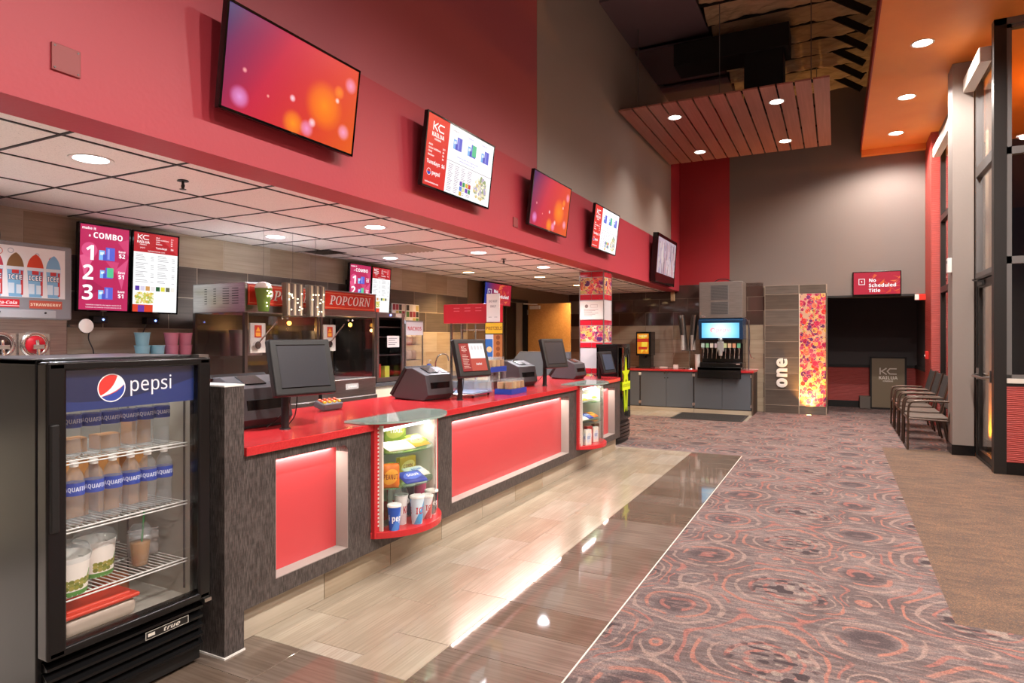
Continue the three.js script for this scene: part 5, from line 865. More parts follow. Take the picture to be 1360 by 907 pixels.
// warming cabinet, nacho case, wall pictures, sink tap
{ const g = thing('warming_cabinet', 'steel-framed glass warming cabinet with a white paper note on its door', 'warming cabinet', [-5.15, 0.96, 6.3]);
  const X = -4.85, d0 = 6.0, d1 = 6.54;
  wpart(g, 'shell', [B(-5.5, X, 0.96, 1.0, d0, d1), B(-5.5, X, 1.72, 1.8, d0, d1), B(-5.5, X, 1.0, 1.72, d0, d0 + 0.03), B(-5.5, X, 1.0, 1.72, d1 - 0.03, d1), B(-5.5, -5.47, 1.0, 1.72, d0, d1)], M.softBlack);
  wpart(g, 'door_frame', [B(X, X + 0.02, 0.97, 1.02, d0, d1), B(X, X + 0.02, 1.74, 1.8, d0, d1), B(X, X + 0.02, 1.02, 1.74, d0, d0 + 0.04), B(X, X + 0.02, 1.02, 1.74, d1 - 0.05, d1)], M.steel); wpart(g, 'door_glass', B(X + 0.006, X + 0.011, 1.02, 1.74, d0 + 0.04, d1 - 0.05), M.glass);
  for (const y of [1.28, 1.5, 1.62]) wpart(g, 'shelf', B(-5.45, X - 0.02, y, y + 0.01, d0 + 0.03, d1 - 0.03), M.steel);
  wpart(g, 'paper_note', sheetX(X + 0.014, 1.38, 1.52, d0 + 0.2, d0 + 0.44), printed('note', 128, 80, (k) => { k.fillStyle = '#ecebe8'; k.fillRect(0, 0, 128, 80); k.fillStyle = '#777'; for (let i = 0; i < 4; i++) k.fillRect(14, 16 + i * 14, 90 - (i % 2) * 20, 4); }), 'white note');
  wpart(g, 'status_light', new THREE.SphereGeometry(0.012, 10, 8).translate(X + 0.022, 1.77, -(d0 + 0.26)), glow(0x6a80ff, 4), 'blue status light'); wpart(g, 'top_label', B(X + 0.02, X + 0.022, 1.75, 1.795, d0 + 0.36, d0 + 0.48), M.offWhite);
  carton([-5.05, 1.001, 6.22], 0.14, 0.17, 0.1, mat(0xb0301e, 0.5), 'red carton inside the warming cabinet', { turn: Math.PI / 2 }); carton([-5.05, 1.001, 6.42], 0.09, 0.14, 0.09, mat(0xc2c44a, 0.5), 'yellow green carton inside the warming cabinet', { turn: Math.PI / 2 }); }
{ const g = thing('nacho_case', 'narrow glass warmer with white sign reading NACHOS', 'food warmer', [-5.1, 0.96, 6.85]);
  const X = -4.9, d0 = 6.655, d1 = 7.05;
  wpart(g, 'shell', [B(-5.35, X, 0.96, 1.0, d0, d1), B(-5.35, X, 1.68, 1.72, d0, d1), B(-5.35, -5.33, 1.0, 1.68, d0, d1)], M.greyPaint); many(g, 'post', [d0, d1 - 0.015].map((d) => B(X - 0.015, X, 1.0, 1.68, d, d + 0.015)), M.steel);
  for (const q of [B(-5.33, X - 0.015, 1.0, 1.68, d0 + 0.004, d0 + 0.009), B(-5.33, X - 0.015, 1.0, 1.68, d1 - 0.009, d1 - 0.004)]) wpart(g, 'glass_side', q, M.glass); wpart(g, 'glass_front', B(X - 0.008, X - 0.003, 1.0, 1.5, d0 + 0.015, d1 - 0.015), M.glass);
  for (const y of [1.2, 1.4]) wpart(g, 'shelf', B(-5.32, X - 0.02, y, y + 0.008, d0 + 0.015, d1 - 0.015), M.steel);
  wpart(g, 'name_sign', sheetX(X + 0.002, 1.53, 1.70, d0 + 0.01, d1 - 0.01), printed('nachos', 256, 128, (k) => { k.fillStyle = '#eef0f4'; k.fillRect(0, 0, 256, 128); k.fillStyle = '#c8283a'; k.font = 'bold 52px sans-serif'; k.textAlign = 'center'; k.fillText('NACHOS', 128, 82, 220); }), 'white sign reading NACHOS');
  wpart(g, 'case_light', B(-5.2, -5.0, 1.672, 1.679, d0 + 0.05, d1 - 0.05), glow(0xfff0d8, 3));
  const l = new THREE.RectAreaLight(0xfff0d8, 5, 0.2, 0.3); l.position.set(0, 1.665 - 0.96, 0); l.rotation.x = -Math.PI / 2; l.castShadow = true; l.name = 'lamp_light'; g.add(l); }
for (let s = 0; s < 3; s++) for (let i = 0; i < 3; i++) pouch([-5.0, [1.001, 1.209, 1.409][s], 6.74 + i * 0.11], 0.11, 0.12, 0.07, mat([0xb89a86, 0xc2a692, 0xac8c74][i], 0.5), 'tan nacho bag on the ' + ['lowest', 'middle', 'highest'][s] + ' shelf of the nacho warmer', { turn: 1.5, group: 'nacho bags on the ' + ['lowest', 'middle', 'highest'][s] + ' shelf', name: 'nacho_bag' });
{ const pic = (n) => printed('pics' + n, 192, 192, (k) => { k.fillStyle = '#e0dcd8'; k.fillRect(0, 0, 192, 192); for (let i = 0; i < 16; i++) { k.fillStyle = ['#8a2a3a', '#d8d4c8', '#4a7a3a', '#2a2a2e', '#c8b46a', '#a83a4a', '#e8e4e0'][(i * 5 + n * 3) % 7]; k.fillRect((i % 4) * 48 + 3, Math.floor(i / 4) * 48 + 3, 42, 42); } });
  for (const [n, d0, d1, label] of [[0, 7.2, 7.5, 'picture menu card on the tiled wall nearest the price list screen'], [1, 7.52, 7.84, 'picture menu card on the tiled wall above the nacho warmer']]) { const g = thing('picture_card', label, 'menu card', [-5.53, 1.62, (d0 + d1) / 2]); wpart(g, 'card_backing', B(-5.541, -5.528, 1.6, 1.98, d0, d1), M.white); wpart(g, 'card_print', sheetX(-5.526, 1.605, 1.975, d0 + 0.005, d1 - 0.005), pic(n)); } }
{ const g = thing('sink_tap', 'arched chrome tap beyond the nacho warmer', 'tap', [-5.2, 0.96, 7.8]); part(g, 'spout', tube([[0, 0, 0], [0, 0.2, 0], [0.05, 0.29, 0.03], [0.13, 0.29, 0.08], [0.16, 0.2, 0.1]], 0.012), M.chrome); part(g, 'tap_base', cyl(0.03, 0.025, 0.04), M.chrome); part(g, 'lever', rod([0.02, 0.05, 0], [0.09, 0.1, -0.04], 0.007), M.chrome); }
{ const g = thing('soap_bottle', 'blue bottle beside the arched chrome tap', 'bottle', [-5.15, 0.96, 7.55]); part(g, 'bottle_body', lathe([[0, 0], [0.04, 0], [0.042, 0.12], [0.03, 0.16], [0.015, 0.17], [0, 0.17]], 16), phys(0x3a5ac0, 0.2)); part(g, 'pump', [cyl(0.006, 0.006, 0.05).translate(0, 0.17, 0), new THREE.BoxGeometry(0.04, 0.01, 0.012).translate(0.012, 0.22, 0)], M.white); }
// ceiling fittings
for (const [x, d, label] of [[-3.642, 2.631, 'bronze sprinkler head near the first downlight'], [-3.703, 7.073, 'bronze sprinkler head between the third till and the fruit tile column']]) { const g = thing('sprinkler_head', label, 'sprinkler', [x, 2.482, d]); part(g, 'escutcheon', new THREE.CylinderGeometry(0.03, 0.035, 0.006, 18).translate(0, -0.003, 0), M.bronze); part(g, 'frame', [cyl(0.008, 0.008, 0.05).translate(0, -0.055, 0), new THREE.TorusGeometry(0.014, 0.003, 6, 16).translate(0, -0.035, 0)], M.bronze); part(g, 'deflector', new THREE.CylinderGeometry(0.02, 0.02, 0.002, 16).translate(0, -0.056, 0), M.bronze); }
{ const g = thing('air_vent', 'louvred air vent in the tile ceiling', 'vent', [-4.25, 2.48, 5.75]); part(g, 'frame', [new THREE.BoxGeometry(0.56, 0.006, 0.03).translate(0, -0.002, 0.26), new THREE.BoxGeometry(0.56, 0.006, 0.03).translate(0, -0.002, -0.26), new THREE.BoxGeometry(0.03, 0.006, 0.56).translate(0.265, -0.002, 0), new THREE.BoxGeometry(0.03, 0.006, 0.56).translate(-0.265, -0.002, 0)], M.offWhite); for (let i = 0; i < 9; i++) part(g, 'louvre', new THREE.BoxGeometry(0.045, 0.003, 0.5).rotateZ(0.5).translate(-0.22 + i * 0.055, -0.006, 0), mat(0xa59a8c, 0.5)); }
{ const g = thing('speaker_grille', 'dark gap in the tile ceiling above the popcorn machines', 'vent', [-5.25, 2.481, 5.6]); part(g, 'frame', new THREE.BoxGeometry(0.36, 0.005, 0.3), M.gridBlack); for (let i = 0; i < 5; i++) part(g, 'louvre', new THREE.BoxGeometry(0.3, 0.003, 0.03).translate(0, -0.005, -0.1 + i * 0.05), M.darkSteel); }

for (const [d, label] of [[3.2, 'small black media player with a blue light under the pink combo screen'], [3.66, 'small black media player with a blue light under the white price list']]) { const g = thing('media_player', label, 'media player', [-5.5, 1.62, d]);
  wpart(g, 'box_body', RB(-5.54, -5.47, 1.62, 1.68, d - 0.06, d + 0.06, 0.006), M.blackPlastic); wpart(g, 'status_light', new THREE.SphereGeometry(0.009, 8, 6).translate(-5.468, 1.65, -(d + 0.02)), glow(0x7090ff, 4)); wpart(g, 'cable', tube([[-5.51, 1.62, d - 0.04], [-5.52, 1.5, d - 0.07], [-5.52, 1.38, d - 0.03], [-5.52, 1.2, d - 0.05], [-5.52, 0.97, d - 0.05]], 0.005), M.greyPlastic); }
// ================================================================ BEYOND THE COUNTER
{ const g = thing('open_door', 'plain yellow wood door standing open beside a dark doorway', 'door', [-5.05, 0, 11.53]);
  wpart(g, 'door_leaf', RB(-5.48, -4.58, 0.01, 2.17, 11.51, 11.555, 0.004), M.doorWood); wpart(g, 'door_closer', [RB(-5.42, -5.2, 2.06, 2.13, 11.45, 11.51, 0.01), rod([-5.25, 2.15, 11.47], [-5.48, 2.16, 11.3], 0.01)], M.offWhite, 'pale door closer'); wpart(g, 'push_bar', [RB(-5.42, -4.7, 1.0, 1.05, 11.46, 11.51, 0.01)], M.steel, 'steel push bar'); many(g, 'hinge', [0.3, 1.1, 1.95].map((y) => B(-5.49, -5.47, y, y + 0.1, 11.49, 11.51)), M.steel); }
{ const g = thing('tile_column', 'square column of red tiles and fruit-print panels under the bulkhead', 'column', [-3.21, 0, 9.11], { kind: 'structure' });
  const x0 = -3.4, x1 = -3.02, d0 = 8.92, d1 = 9.3, fp = bubbles(512, 384, 90, 12, 82, '#dcd0a8'), rt = phys(0xc21f30, 0.12), gr = mat(0xc8c2c4, 0.6), fm = mat(0xffffff, 0.2, { map: fp }), fm2 = mat(0xffffff, 0.2, { map: bubbles(512, 384, 90, 12, 82, '#e0d4ae') });
  wpart(g, 'column_core', B(x0 + 0.008, x1 - 0.008, 0, 2.48, d0 + 0.008, d1 - 0.008), gr);
  for (const y of [2.39, 2.055, 1.68, 1.35, 0.97, 0.64, 0.3]) { const h = 0.075; for (const k of [0, 1]) { wpart(g, 'red_tile', RB(x0 + 0.012 + k * 0.18, x0 + 0.186 + k * 0.18, y, y + h, d0, d0 + 0.012, 0.002, 1), rt); wpart(g, 'red_tile', RB(x1 - 0.012, x1, y, y + h, d0 + 0.012 + k * 0.18, d0 + 0.186 + k * 0.18, 0.002, 1), rt); } }
  for (const [a, b, m] of [[2.14, 2.38, fm], [1.44, 1.67, fm2], [0.72, 0.96, fm]]) { wpart(g, 'fruit_panel', sheetZ(d0 + 0.004, x0 + 0.012, x1 - 0.012, a, b), m, 'fruit print panel'); wpart(g, 'fruit_panel', sheetX(x1 - 0.004, a, b, d0 + 0.012, d1 - 0.012), m, 'fruit print panel'); }
  many(g, 'corner_trim', [B(x1 - 0.012, x1 + 0.002, 0, 2.48, d0 - 0.002, d0 + 0.012), B(x1 - 0.01, x1 + 0.002, 0, 2.48, d1 - 0.012, d1), B(x0 - 0.002, x0 + 0.01, 0, 2.48, d0 - 0.002, d0 + 0.01)], M.steel); }
{ const g = thing('framed_notice', 'white printed licence fixed on the fruit tile column', 'notice', [-3.21, 1.78, 8.91]);
  wpart(g, 'backing', B(-3.385, -3.03, 1.765, 2.035, 8.908, 8.918), M.white); wpart(g, 'print', sheetZ(8.906, -3.375, -3.04, 1.775, 2.025), printed('licence', 256, 192, (k) => { k.fillStyle = '#ebe6dc'; k.fillRect(0, 0, 256, 192); k.fillStyle = '#8a7468'; k.beginPath(); k.arc(70, 50, 20, 0, 7); k.fill(); k.strokeStyle = '#a89a8c'; k.lineWidth = 3; k.strokeRect(120, 34, 80, 30); for (let i = 0; i < 6; i++) k.fillRect(40, 86 + i * 14, 170 - (i % 3) * 36, 4); })); }
{ const g = thing('side_partition', 'dark grey low partition in front of the open wooden door', 'partition', [-3.9, 0, 8.6]); wpart(g, 'panel', ext([[-4.45, 0], [-3.45, 0], [-3.45, 1.28], [-4.25, 1.28], [-4.45, 1.05]], 0.06, 0.003).translate(0, 0, -8.7), mat(0x54575c, 0.5)); wpart(g, 'cap', B(-4.25, -3.45, 1.283, 1.29, 8.635, 8.705), M.greyMetal); }
// barrel cooler with the yellow star
{ const g = thing('star_cooler', 'tall black curved cooler with a glowing yellow star at the counter end', 'fridge', [-3.0, 0, 8.9]);
  const c = 8.9, pts = arc(0.30, 0.03, c, -2.715), bodyPts = [...pts, [-3.02, c + 0.30], [-3.02, c - 0.30]];
  wpart(g, 'base_grille', [0, 1, 2, 3, 4].map((i) => plan([...arc(0.30, 0.03, c, -2.72 + (i % 2) * 0.006), [-3.0, c + 0.29], [-3.0, c - 0.29]], 0.05 + i * 0.05, 0.035, 0.003)), M.softBlack, 'black louvred base'); wpart(g, 'kick_panel', plan([...arc(0.29, 0.025, c, -2.735), [-3.0, c + 0.28], [-3.0, c - 0.28]], 0.0, 0.33), M.blackPlastic);
  wpart(g, 'cabinet', [plan(bodyPts, 0.33, 0.02), plan(bodyPts, 1.36, 0.04, 0.004), B(-3.02, -2.99, 0.33, 1.38, c - 0.3, c + 0.3), B(-3.02, -2.725, 0.33, 1.38, c - 0.30, c - 0.285), B(-3.02, -2.725, 0.33, 1.38, c + 0.285, c + 0.30)], M.softBlack, 'black cabinet');
  many(g, 'door_frame', [B(-2.735, -2.708, 0.33, 1.38, c - 0.305, c - 0.27), B(-2.735, -2.708, 0.33, 1.38, c + 0.27, c + 0.305)], M.gloss);
  wpart(g, 'door_glass', plan([...arc(0.275, 0.025, c, -2.712), ...arc(0.275, 0.025, c, -2.718).reverse()], 0.35, 1.01), phys(0x8a9aa0, 0.02, { transmission: 1, thickness: 0 }));
  wpart(g, 'handle', rod([-2.675, 0.9, c - 0.24], [-2.675, 1.2, c - 0.24], 0.01), M.blackPlastic); wpart(g, 'lock_disc', new THREE.CylinderGeometry(0.015, 0.015, 0.01, 14).rotateZ(Math.PI / 2).translate(-2.685, 0.27, -c), M.chrome);
  const st = []; for (let i = 0; i < 10; i++) { const a = Math.PI / 2 + i * Math.PI / 5, r = i % 2 ? 0.08 : 0.2; st.push([Math.cos(a) * r * 0.95, Math.sin(a) * r * (i === 0 ? 1.2 : i === 4 || i === 6 ? 1.05 : 0.75)]); }
  const yl = glow(0xe6e800, 0.55);
  wpart(g, 'star_light', ext(st, 0.008).rotateY(Math.PI / 2).translate(-2.686, 0.98, -c), yl, 'glowing yellow star');
  wpart(g, 'sign_band', sheetX(-2.676, 0.75, 0.87, c - 0.19, c + 0.19), screenMat(canvasTex(256, 96, (k) => { k.fillStyle = '#d8e010'; k.fillRect(0, 0, 256, 96); k.fillStyle = '#6a6c10'; k.font = 'bold italic 46px sans-serif'; k.textAlign = 'center'; k.fillText('ROCKSTAR', 128, 62, 230); }), 1.0), 'yellow lettered band');
  wpart(g, 'leg_light', [ext([[-0.1, 0.32], [-0.05, 0.32], [-0.005, 0.08], [-0.06, 0.0]].map(([a, b]) => [a, b]), 0.006).rotateY(Math.PI / 2).translate(-2.686, 0.44, -c), ext([[0.1, 0.32], [0.05, 0.32], [0.005, 0.08], [0.06, 0.0]], 0.006).rotateY(Math.PI / 2).translate(-2.686, 0.44, -c)], glow(0xb8c400, 0.6));
  wpart(g, 'shelf', [0.6, 0.85, 1.1].map((y) => plan([...arc(0.26, 0.02, c, -2.75), [-2.98, c + 0.26], [-2.98, c - 0.26]], y, 0.008)), M.greyMetal); }
// soda counter
for (let k = 0; k < 4; k++) { const x1 = -1.44 - k * 1.09, x0 = Math.max(-5.5, x1 - 1.085);
  const g = thing('base_cabinet', ['charcoal two-door base cabinet under the soda fountain', 'charcoal two-door base cabinet under the straw stand', 'charcoal base cabinet under the nacho cheese dispenser', 'charcoal base cabinet in the dark corner behind the star cooler'][k], 'cabinet', [(x0 + x1) / 2, 0, 13.35]);
  wpart(g, 'carcass', B(x0, x1, 0.08, 0.815, 13.02, 13.7), M.laminate);
  wpart(g, 'plinth', B(x0, x1, 0, 0.08, 13.0, 13.7), M.wallBeige[0], 'beige tiled plinth');
  const m = (x0 + x1) / 2;
  for (const [a, b, hx, lx] of [[x0 + 0.012, m - 0.003, x0 + 0.012, m - 0.03], [m + 0.003, x1 - 0.012, x1 - 0.012, m + 0.03]]) { const q = wpart(g, 'cabinet_door', RB(a, b, 0.095, 0.81, 12.998, 13.02, 0.002, 1), M.laminateGrey, 'charcoal door'); many(q, 'hinge', [0.14, 0.72].map((y) => B(hx - 0.012, hx + 0.012, y, y + 0.06, 12.992, 13.0)), M.chrome); wpart(q, 'lock', [new THREE.CylinderGeometry(0.01, 0.01, 0.008, 12).rotateX(Math.PI / 2).translate(lx, 0.68, -12.994), B(lx - 0.015, lx + 0.015, 0.765, 0.79, 12.99, 13.0)], M.chrome); }
}
{ const g = thing('cabinet_end', 'brown wood-grain end panel of the soda counter', 'panel', [-1.42, 0, 13.35]); wpart(g, 'end_panel', B(-1.438, -1.41, 0, 0.815, 12.99, 13.7), mat(0x8a7866, 0.6, { map: T.laminate })); wpart(g, 'edge_band', B(-1.438, -1.41, 0.0, 0.815, 12.985, 12.99), mat(0x5a4c40, 0.5)); }
{ const g = thing('soda_worktop', 'red worktop over the charcoal soda cabinets', 'worktop', [-3.6, 0.815, 13.35]); wpart(g, 'slab', RB(-5.5, -1.40, 0.815, 0.855, 12.96, 13.74, 0.006), M.stone); wpart(g, 'backsplash_bead', B(-5.5, -1.40, 0.855, 0.862, 13.735, 13.745), M.white); }
{ const g = thing('soda_fountain', 'black soda fountain with lit blue screen and a row of nozzles', 'soda fountain', [-2.03, 0.855, 13.35]);
  const x0 = -2.43, x1 = -1.62, D = 13.08;
  wpart(g, 'body', [RB(x0, x1, 0.855, 1.0, D + 0.05, 13.7, 0.01), RB(x0 + 0.01, x1 - 0.01, 1.0, 1.47, D + 0.2, 13.7, 0.01), RB(x0, x1, 1.38, 1.48, D + 0.02, 13.7, 0.01)], M.softBlack, 'black body');
  wpart(g, 'drip_tray', [RB(x0, x1, 0.857, 0.92, D - 0.22, D + 0.2, 0.012), RB(x0, x1, 0.70, 0.92, D - 0.22, D - 0.14, 0.012)], M.softBlack, 'black drip tray');
  wpart(g, 'header', ext([[0, 0], [-0.03, 0.36], [0.05, 0.40], [0.5, 0.40], [0.5, 0]], x1 - x0 + 0.02, 0.006).rotateY(Math.PI / 2).translate(x0 - 0.01, 1.47, -D), phys(0x1a3a5a, 0.25), 'dark blue header'); 
  const ss = canvasTex(512, 220, (k, w, h) => { const q = k.createRadialGradient(w / 2, h / 2, 10, w / 2, h / 2, 320); q.addColorStop(0, '#ffffff'); q.addColorStop(0.5, '#9fdcf4'); q.addColorStop(1, '#3aa0dc'); k.fillStyle = q; k.fillRect(0, 0, w, h); k.fillStyle = '#e8a0a8'; k.beginPath(); k.arc(150, 104, 34, 0, 7); k.fill(); k.fillStyle = '#f4f0f2'; k.beginPath(); k.arc(160, 112, 20, 0, 7); k.fill(); k.fillStyle = '#d8b8c4'; k.font = 'bold 80px sans-serif'; k.fillText('pepsi', 196, 130); });
  wpart(g, 'screen', sheetZ(D - 0.04, x0 + 0.05, x1 - 0.05, 1.49, 1.785), screenMat(ss, 1.25), 'lit light-blue screen');
  for (let i = 0; i < 9; i++) { const x = x0 + 0.065 + i * 0.085; if (i !== 4) wpart(g, 'flavour_card', B(x - 0.03, x + 0.03, 1.30, 1.385, D + 0.0, D + 0.012), mat([0xbfd8d0, 0x8fc89a, 0xe0d4c8, 0xd8c8d0, 0, 0xc8d4a0, 0xe0c0a0, 0xd89a78, 0x6ab08a][i], 0.4)); wpart(g, 'nozzle', [new THREE.CylinderGeometry(0.016, 0.012, 0.1, 12).translate(x, 1.24, -(D + 0.09)), rod([x, 1.2, D + 0.06], [x, 1.08, D + 0.03], 0.006), RB(x - 0.02, x + 0.02, 1.27, 1.3, D + 0.02, D + 0.2, 0.004)], M.chrome); }
  wpart(g, 'ice_chute', [RB(x0 + 0.34, x0 + 0.47, 1.22, 1.42, D - 0.03, D + 0.1, 0.02), new THREE.CylinderGeometry(0.045, 0.035, 0.12, 18).translate(x0 + 0.405, 1.2, -(D - 0.01)), new THREE.SphereGeometry(0.045, 14, 10).translate(x0 + 0.405, 1.46, -(D - 0.01))], mat(0xc8d0d2, 0.25, { metalness: 0.6 }), 'grey ice chute'); wpart(g, 'maker_badge', B(x1 - 0.12, x1 - 0.05, 0.965, 0.985, D + 0.044, D + 0.05), M.chrome); }
{ const g = thing('ice_maker', 'stainless ice maker with two grilles on top of the soda fountain', 'ice maker', [-2.03, 1.875, 13.4]);
  const x0 = -2.44, x1 = -1.62, D = 13.10; wpart(g, 'cabinet', RB(x0, x1, 1.882, 2.6, D, 13.7, 0.008), mat(0xb4aca4, 0.42, { map: T.steel, metalness: 0.55 }), 'brushed steel cabinet');
  for (const [a, b] of [[1.95, 2.2], [2.24, 2.53]]) { const q = wpart(g, 'air_grille', B(x0 + 0.22, x0 + 0.56, a, b, D - 0.006, D), mat(0x7c7a78, 0.5)); const s = []; for (let y = a + 0.015; y < b - 0.01; y += 0.02) s.push(B(x0 + 0.23, x0 + 0.55, y, y + 0.006, D - 0.009, D - 0.005)); wpart(q, 'grille_slot', s, M.blackPlastic); }
  wpart(g, 'badge', B(x0 + 0.05, x0 + 0.12, 1.9, 1.93, D - 0.004, D), M.chrome); wpart(g, 'cable_loop', tube([[-2.2, 2.6, 13.3], [-2.1, 2.66, 13.3], [-1.95, 2.66, 13.3], [-1.85, 2.62, 13.3], [-1.75, 2.6, 13.3]], 0.008), M.blackPlastic);
  const wp = thing('water_pipe', 'bent chrome water line down the tiled wall beside the soda fountain', 'pipe', [-1.55, 0.856, 13.5]); wpart(wp, 'pipe_run', tube([[-1.60, 1.9, 13.4], [-1.55, 1.8, 13.45], [-1.53, 1.5, 13.5], [-1.53, 1.2, 13.5], [-1.5, 1.1, 13.55], [-1.44, 1.08, 13.62]], 0.01), M.chrome); wpart(wp, 'pipe_riser', [rod([-1.56, 0.86, 13.6], [-1.56, 1.85, 13.6], 0.014)], M.greyMetal); }
{ const g = thing('cheese_dispenser', 'black nacho cheese dispenser with orange and yellow picture', 'dispenser', [-3.62, 0.855, 13.35]);
  const x0 = -3.78, x1 = -3.42, D = 13.2; wpart(g, 'tower', [RB(x0 + 0.02, x1 - 0.02, 1.12, 1.62, D, 13.55, 0.01), RB(x0 + 0.05, x1 - 0.05, 0.88, 1.12, D + 0.12, 13.55, 0.01), RB(x0 + 0.02, x1 - 0.02, 0.855, 0.885, D - 0.05, 13.55, 0.008)], M.softBlack);
  wpart(g, 'picture_screen', sheetZ(D - 0.004, x0 + 0.05, x1 - 0.07, 1.16, 1.58), screenMat(canvasTex(192, 288, (k) => { k.fillStyle = '#e88a1a'; k.fillRect(0, 0, 192, 288); k.fillStyle = '#f6d040'; for (let i = 0; i < 9; i++) { k.beginPath(); k.moveTo(rr(0, 192), rr(0, 288)); k.lineTo(rr(0, 192), rr(0, 288)); k.lineTo(rr(0, 192), rr(0, 288)); k.fill(); } k.fillStyle = '#c2321c'; k.fillRect(0, 70, 192, 50); k.fillRect(20, 190, 150, 40); k.fillStyle = '#fff2b0'; k.font = 'bold 40px sans-serif'; k.fillText('NACHO', 24, 48); }), 0.8), 'orange picture panel'); wpart(g, 'nozzle', cyl(0.02, 0.025, 0.06).translate(-3.6, 1.06, -13.26), M.blackPlastic); }
{ const g = thing('lid_stand', 'two tall steel dispensers of cup lids on one pole', 'dispenser', [-2.72, 0.855, 13.4]);
  wpart(g, 'pole', [rod([-2.68, 0.86, 13.35], [-2.68, 1.3, 13.35], 0.012), new THREE.CylinderGeometry(0.14, 0.15, 0.015, 24).translate(-2.68, 0.863, -13.35)], M.chrome);
  for (const [x, t] of [[-2.80, 0.06], [-2.60, -0.06]]) { const q = wpart(g, 'tube_rack', [-1, 1].map((s) => rod([x + s * 0.06 + t * 0.6, 1.22, 13.3], [x + s * 0.06 - t * 0.6, 1.96, 13.3], 0.008)).concat([new THREE.CylinderGeometry(0.065, 0.065, 0.74, 20, 1, true, 0.5, 5).rotateZ(t * 1.6).translate(x, 1.59, -13.3)]), M.steel); const s = []; for (let i = 0; i < 16; i++) s.push(new THREE.CylinderGeometry(0.055, 0.052, 0.016, 16).translate(x, 1.25 + i * 0.019, -13.3)); wpart(q, 'lid_stack', s, M.white, 'stack of pale lids'); } }
{ const g = thing('cup_tube', 'white paper cup stack beside the soda fountain', 'cup', [-2.5, 0.855, 13.25]); for (let i = 0; i < 5; i++) part(g, 'stacked_cup', new THREE.CylinderGeometry(0.055, 0.045, 0.16, 20, 1, true).translate(0, 0.08 + i * 0.035, 0), M.white); part(g, 'cup_top', new THREE.TorusGeometry(0.055, 0.004, 6, 20).rotateX(Math.PI / 2).translate(0, 0.3, 0), M.white); }
for (const [x, w, label] of [[-3.2, 0.1, 'small white tray on the soda worktop'], [-2.95, 0.06, 'little white box on the soda worktop']]) { const g = thing('condiment_tray', label, 'tray', [x, 0.855, 13.3]); part(g, 'tray_body', new RoundedBoxGeometry(w * 1.5, 0.03 + (w < 0.08 ? 0.05 : 0), w, 2, 0.006).translate(0, 0.02 + (w < 0.08 ? 0.02 : 0), 0), M.white); part(g, 'tray_lip', new THREE.BoxGeometry(w * 1.55, 0.004, w * 1.05).translate(0, w < 0.08 ? 0.081 : 0.036, 0), M.offWhite); }
{ const g = thing('door_chime', 'small beige box on the tiled wall under the bulkhead corner', 'box', [-3.1, 2.25, 13.7]); wpart(g, 'housing', RB(-3.14, -3.06, 2.27, 2.47, 13.66, 13.74, 0.01), mat(0xb89a74, 0.6)); wpart(g, 'cover', RB(-3.135, -3.065, 2.28, 2.46, 13.654, 13.662, 0.004), mat(0xc2a57e, 0.6)); }
{ const g = thing('floor_mat', 'dark rubber mat in front of the soda cabinets', 'mat', [-2.1, 0, 12.4]); wpart(g, 'mat_body', RB(-2.74, -1.48, 0.001, 0.011, 11.9, 12.92, 0.004, 1), M.rubber); const ribs = []; for (let i = 0; i < 24; i++) ribs.push(B(-2.7, -1.52, 0.011, 0.014, 11.95 + i * 0.04, 11.965 + i * 0.04)); wpart(g, 'mat_rib', ribs, mat(0x3a3836, 0.9)); }
// pier lettering and floor uplight
{ const font = await new FontLoader().loadAsync('fonts/droid/droid_sans_bold.typeface.json');
  const tg = new TextGeometry('one', { font, size: 0.235, depth: 0.02, curveSegments: 6, bevelEnabled: true, bevelSize: 0.008, bevelThickness: 0.003, bevelSegments: 2 }); tg.computeBoundingBox(); const bb = tg.boundingBox; tg.translate(-(bb.min.x + bb.max.x) / 2, -(bb.min.y + bb.max.y) / 2, 0).rotateZ(Math.PI / 2);
  const g = thing('wall_lettering', 'upright white letters spelling one on the dark tiled pier', 'lettering', [-0.95, 0.8, 13.685]); part(g, 'letters', tg, M.white); }
{ const g = thing('floor_uplight', 'small round floor lamp lighting the fruit panel', 'floor lamp', [-0.46, 0, 13.52]); part(g, 'lamp_lens', new THREE.CylinderGeometry(0.045, 0.045, 0.004, 20).translate(0, 0.006, 0), glow(0xffd080, 12)); part(g, 'trim_ring', new THREE.TorusGeometry(0.05, 0.006, 8, 24).rotateX(Math.PI / 2).translate(0, 0.005, 0), M.chrome);
  const l = new THREE.SpotLight(0xffb860, 14, 0, 0.8, 0.8, 2); l.position.set(0, 0.02, 0); l.target.position.set(0.06, 1.0, -0.14); l.add(l.target); l.castShadow = true; l.name = 'lamp_light'; g.add(l); }
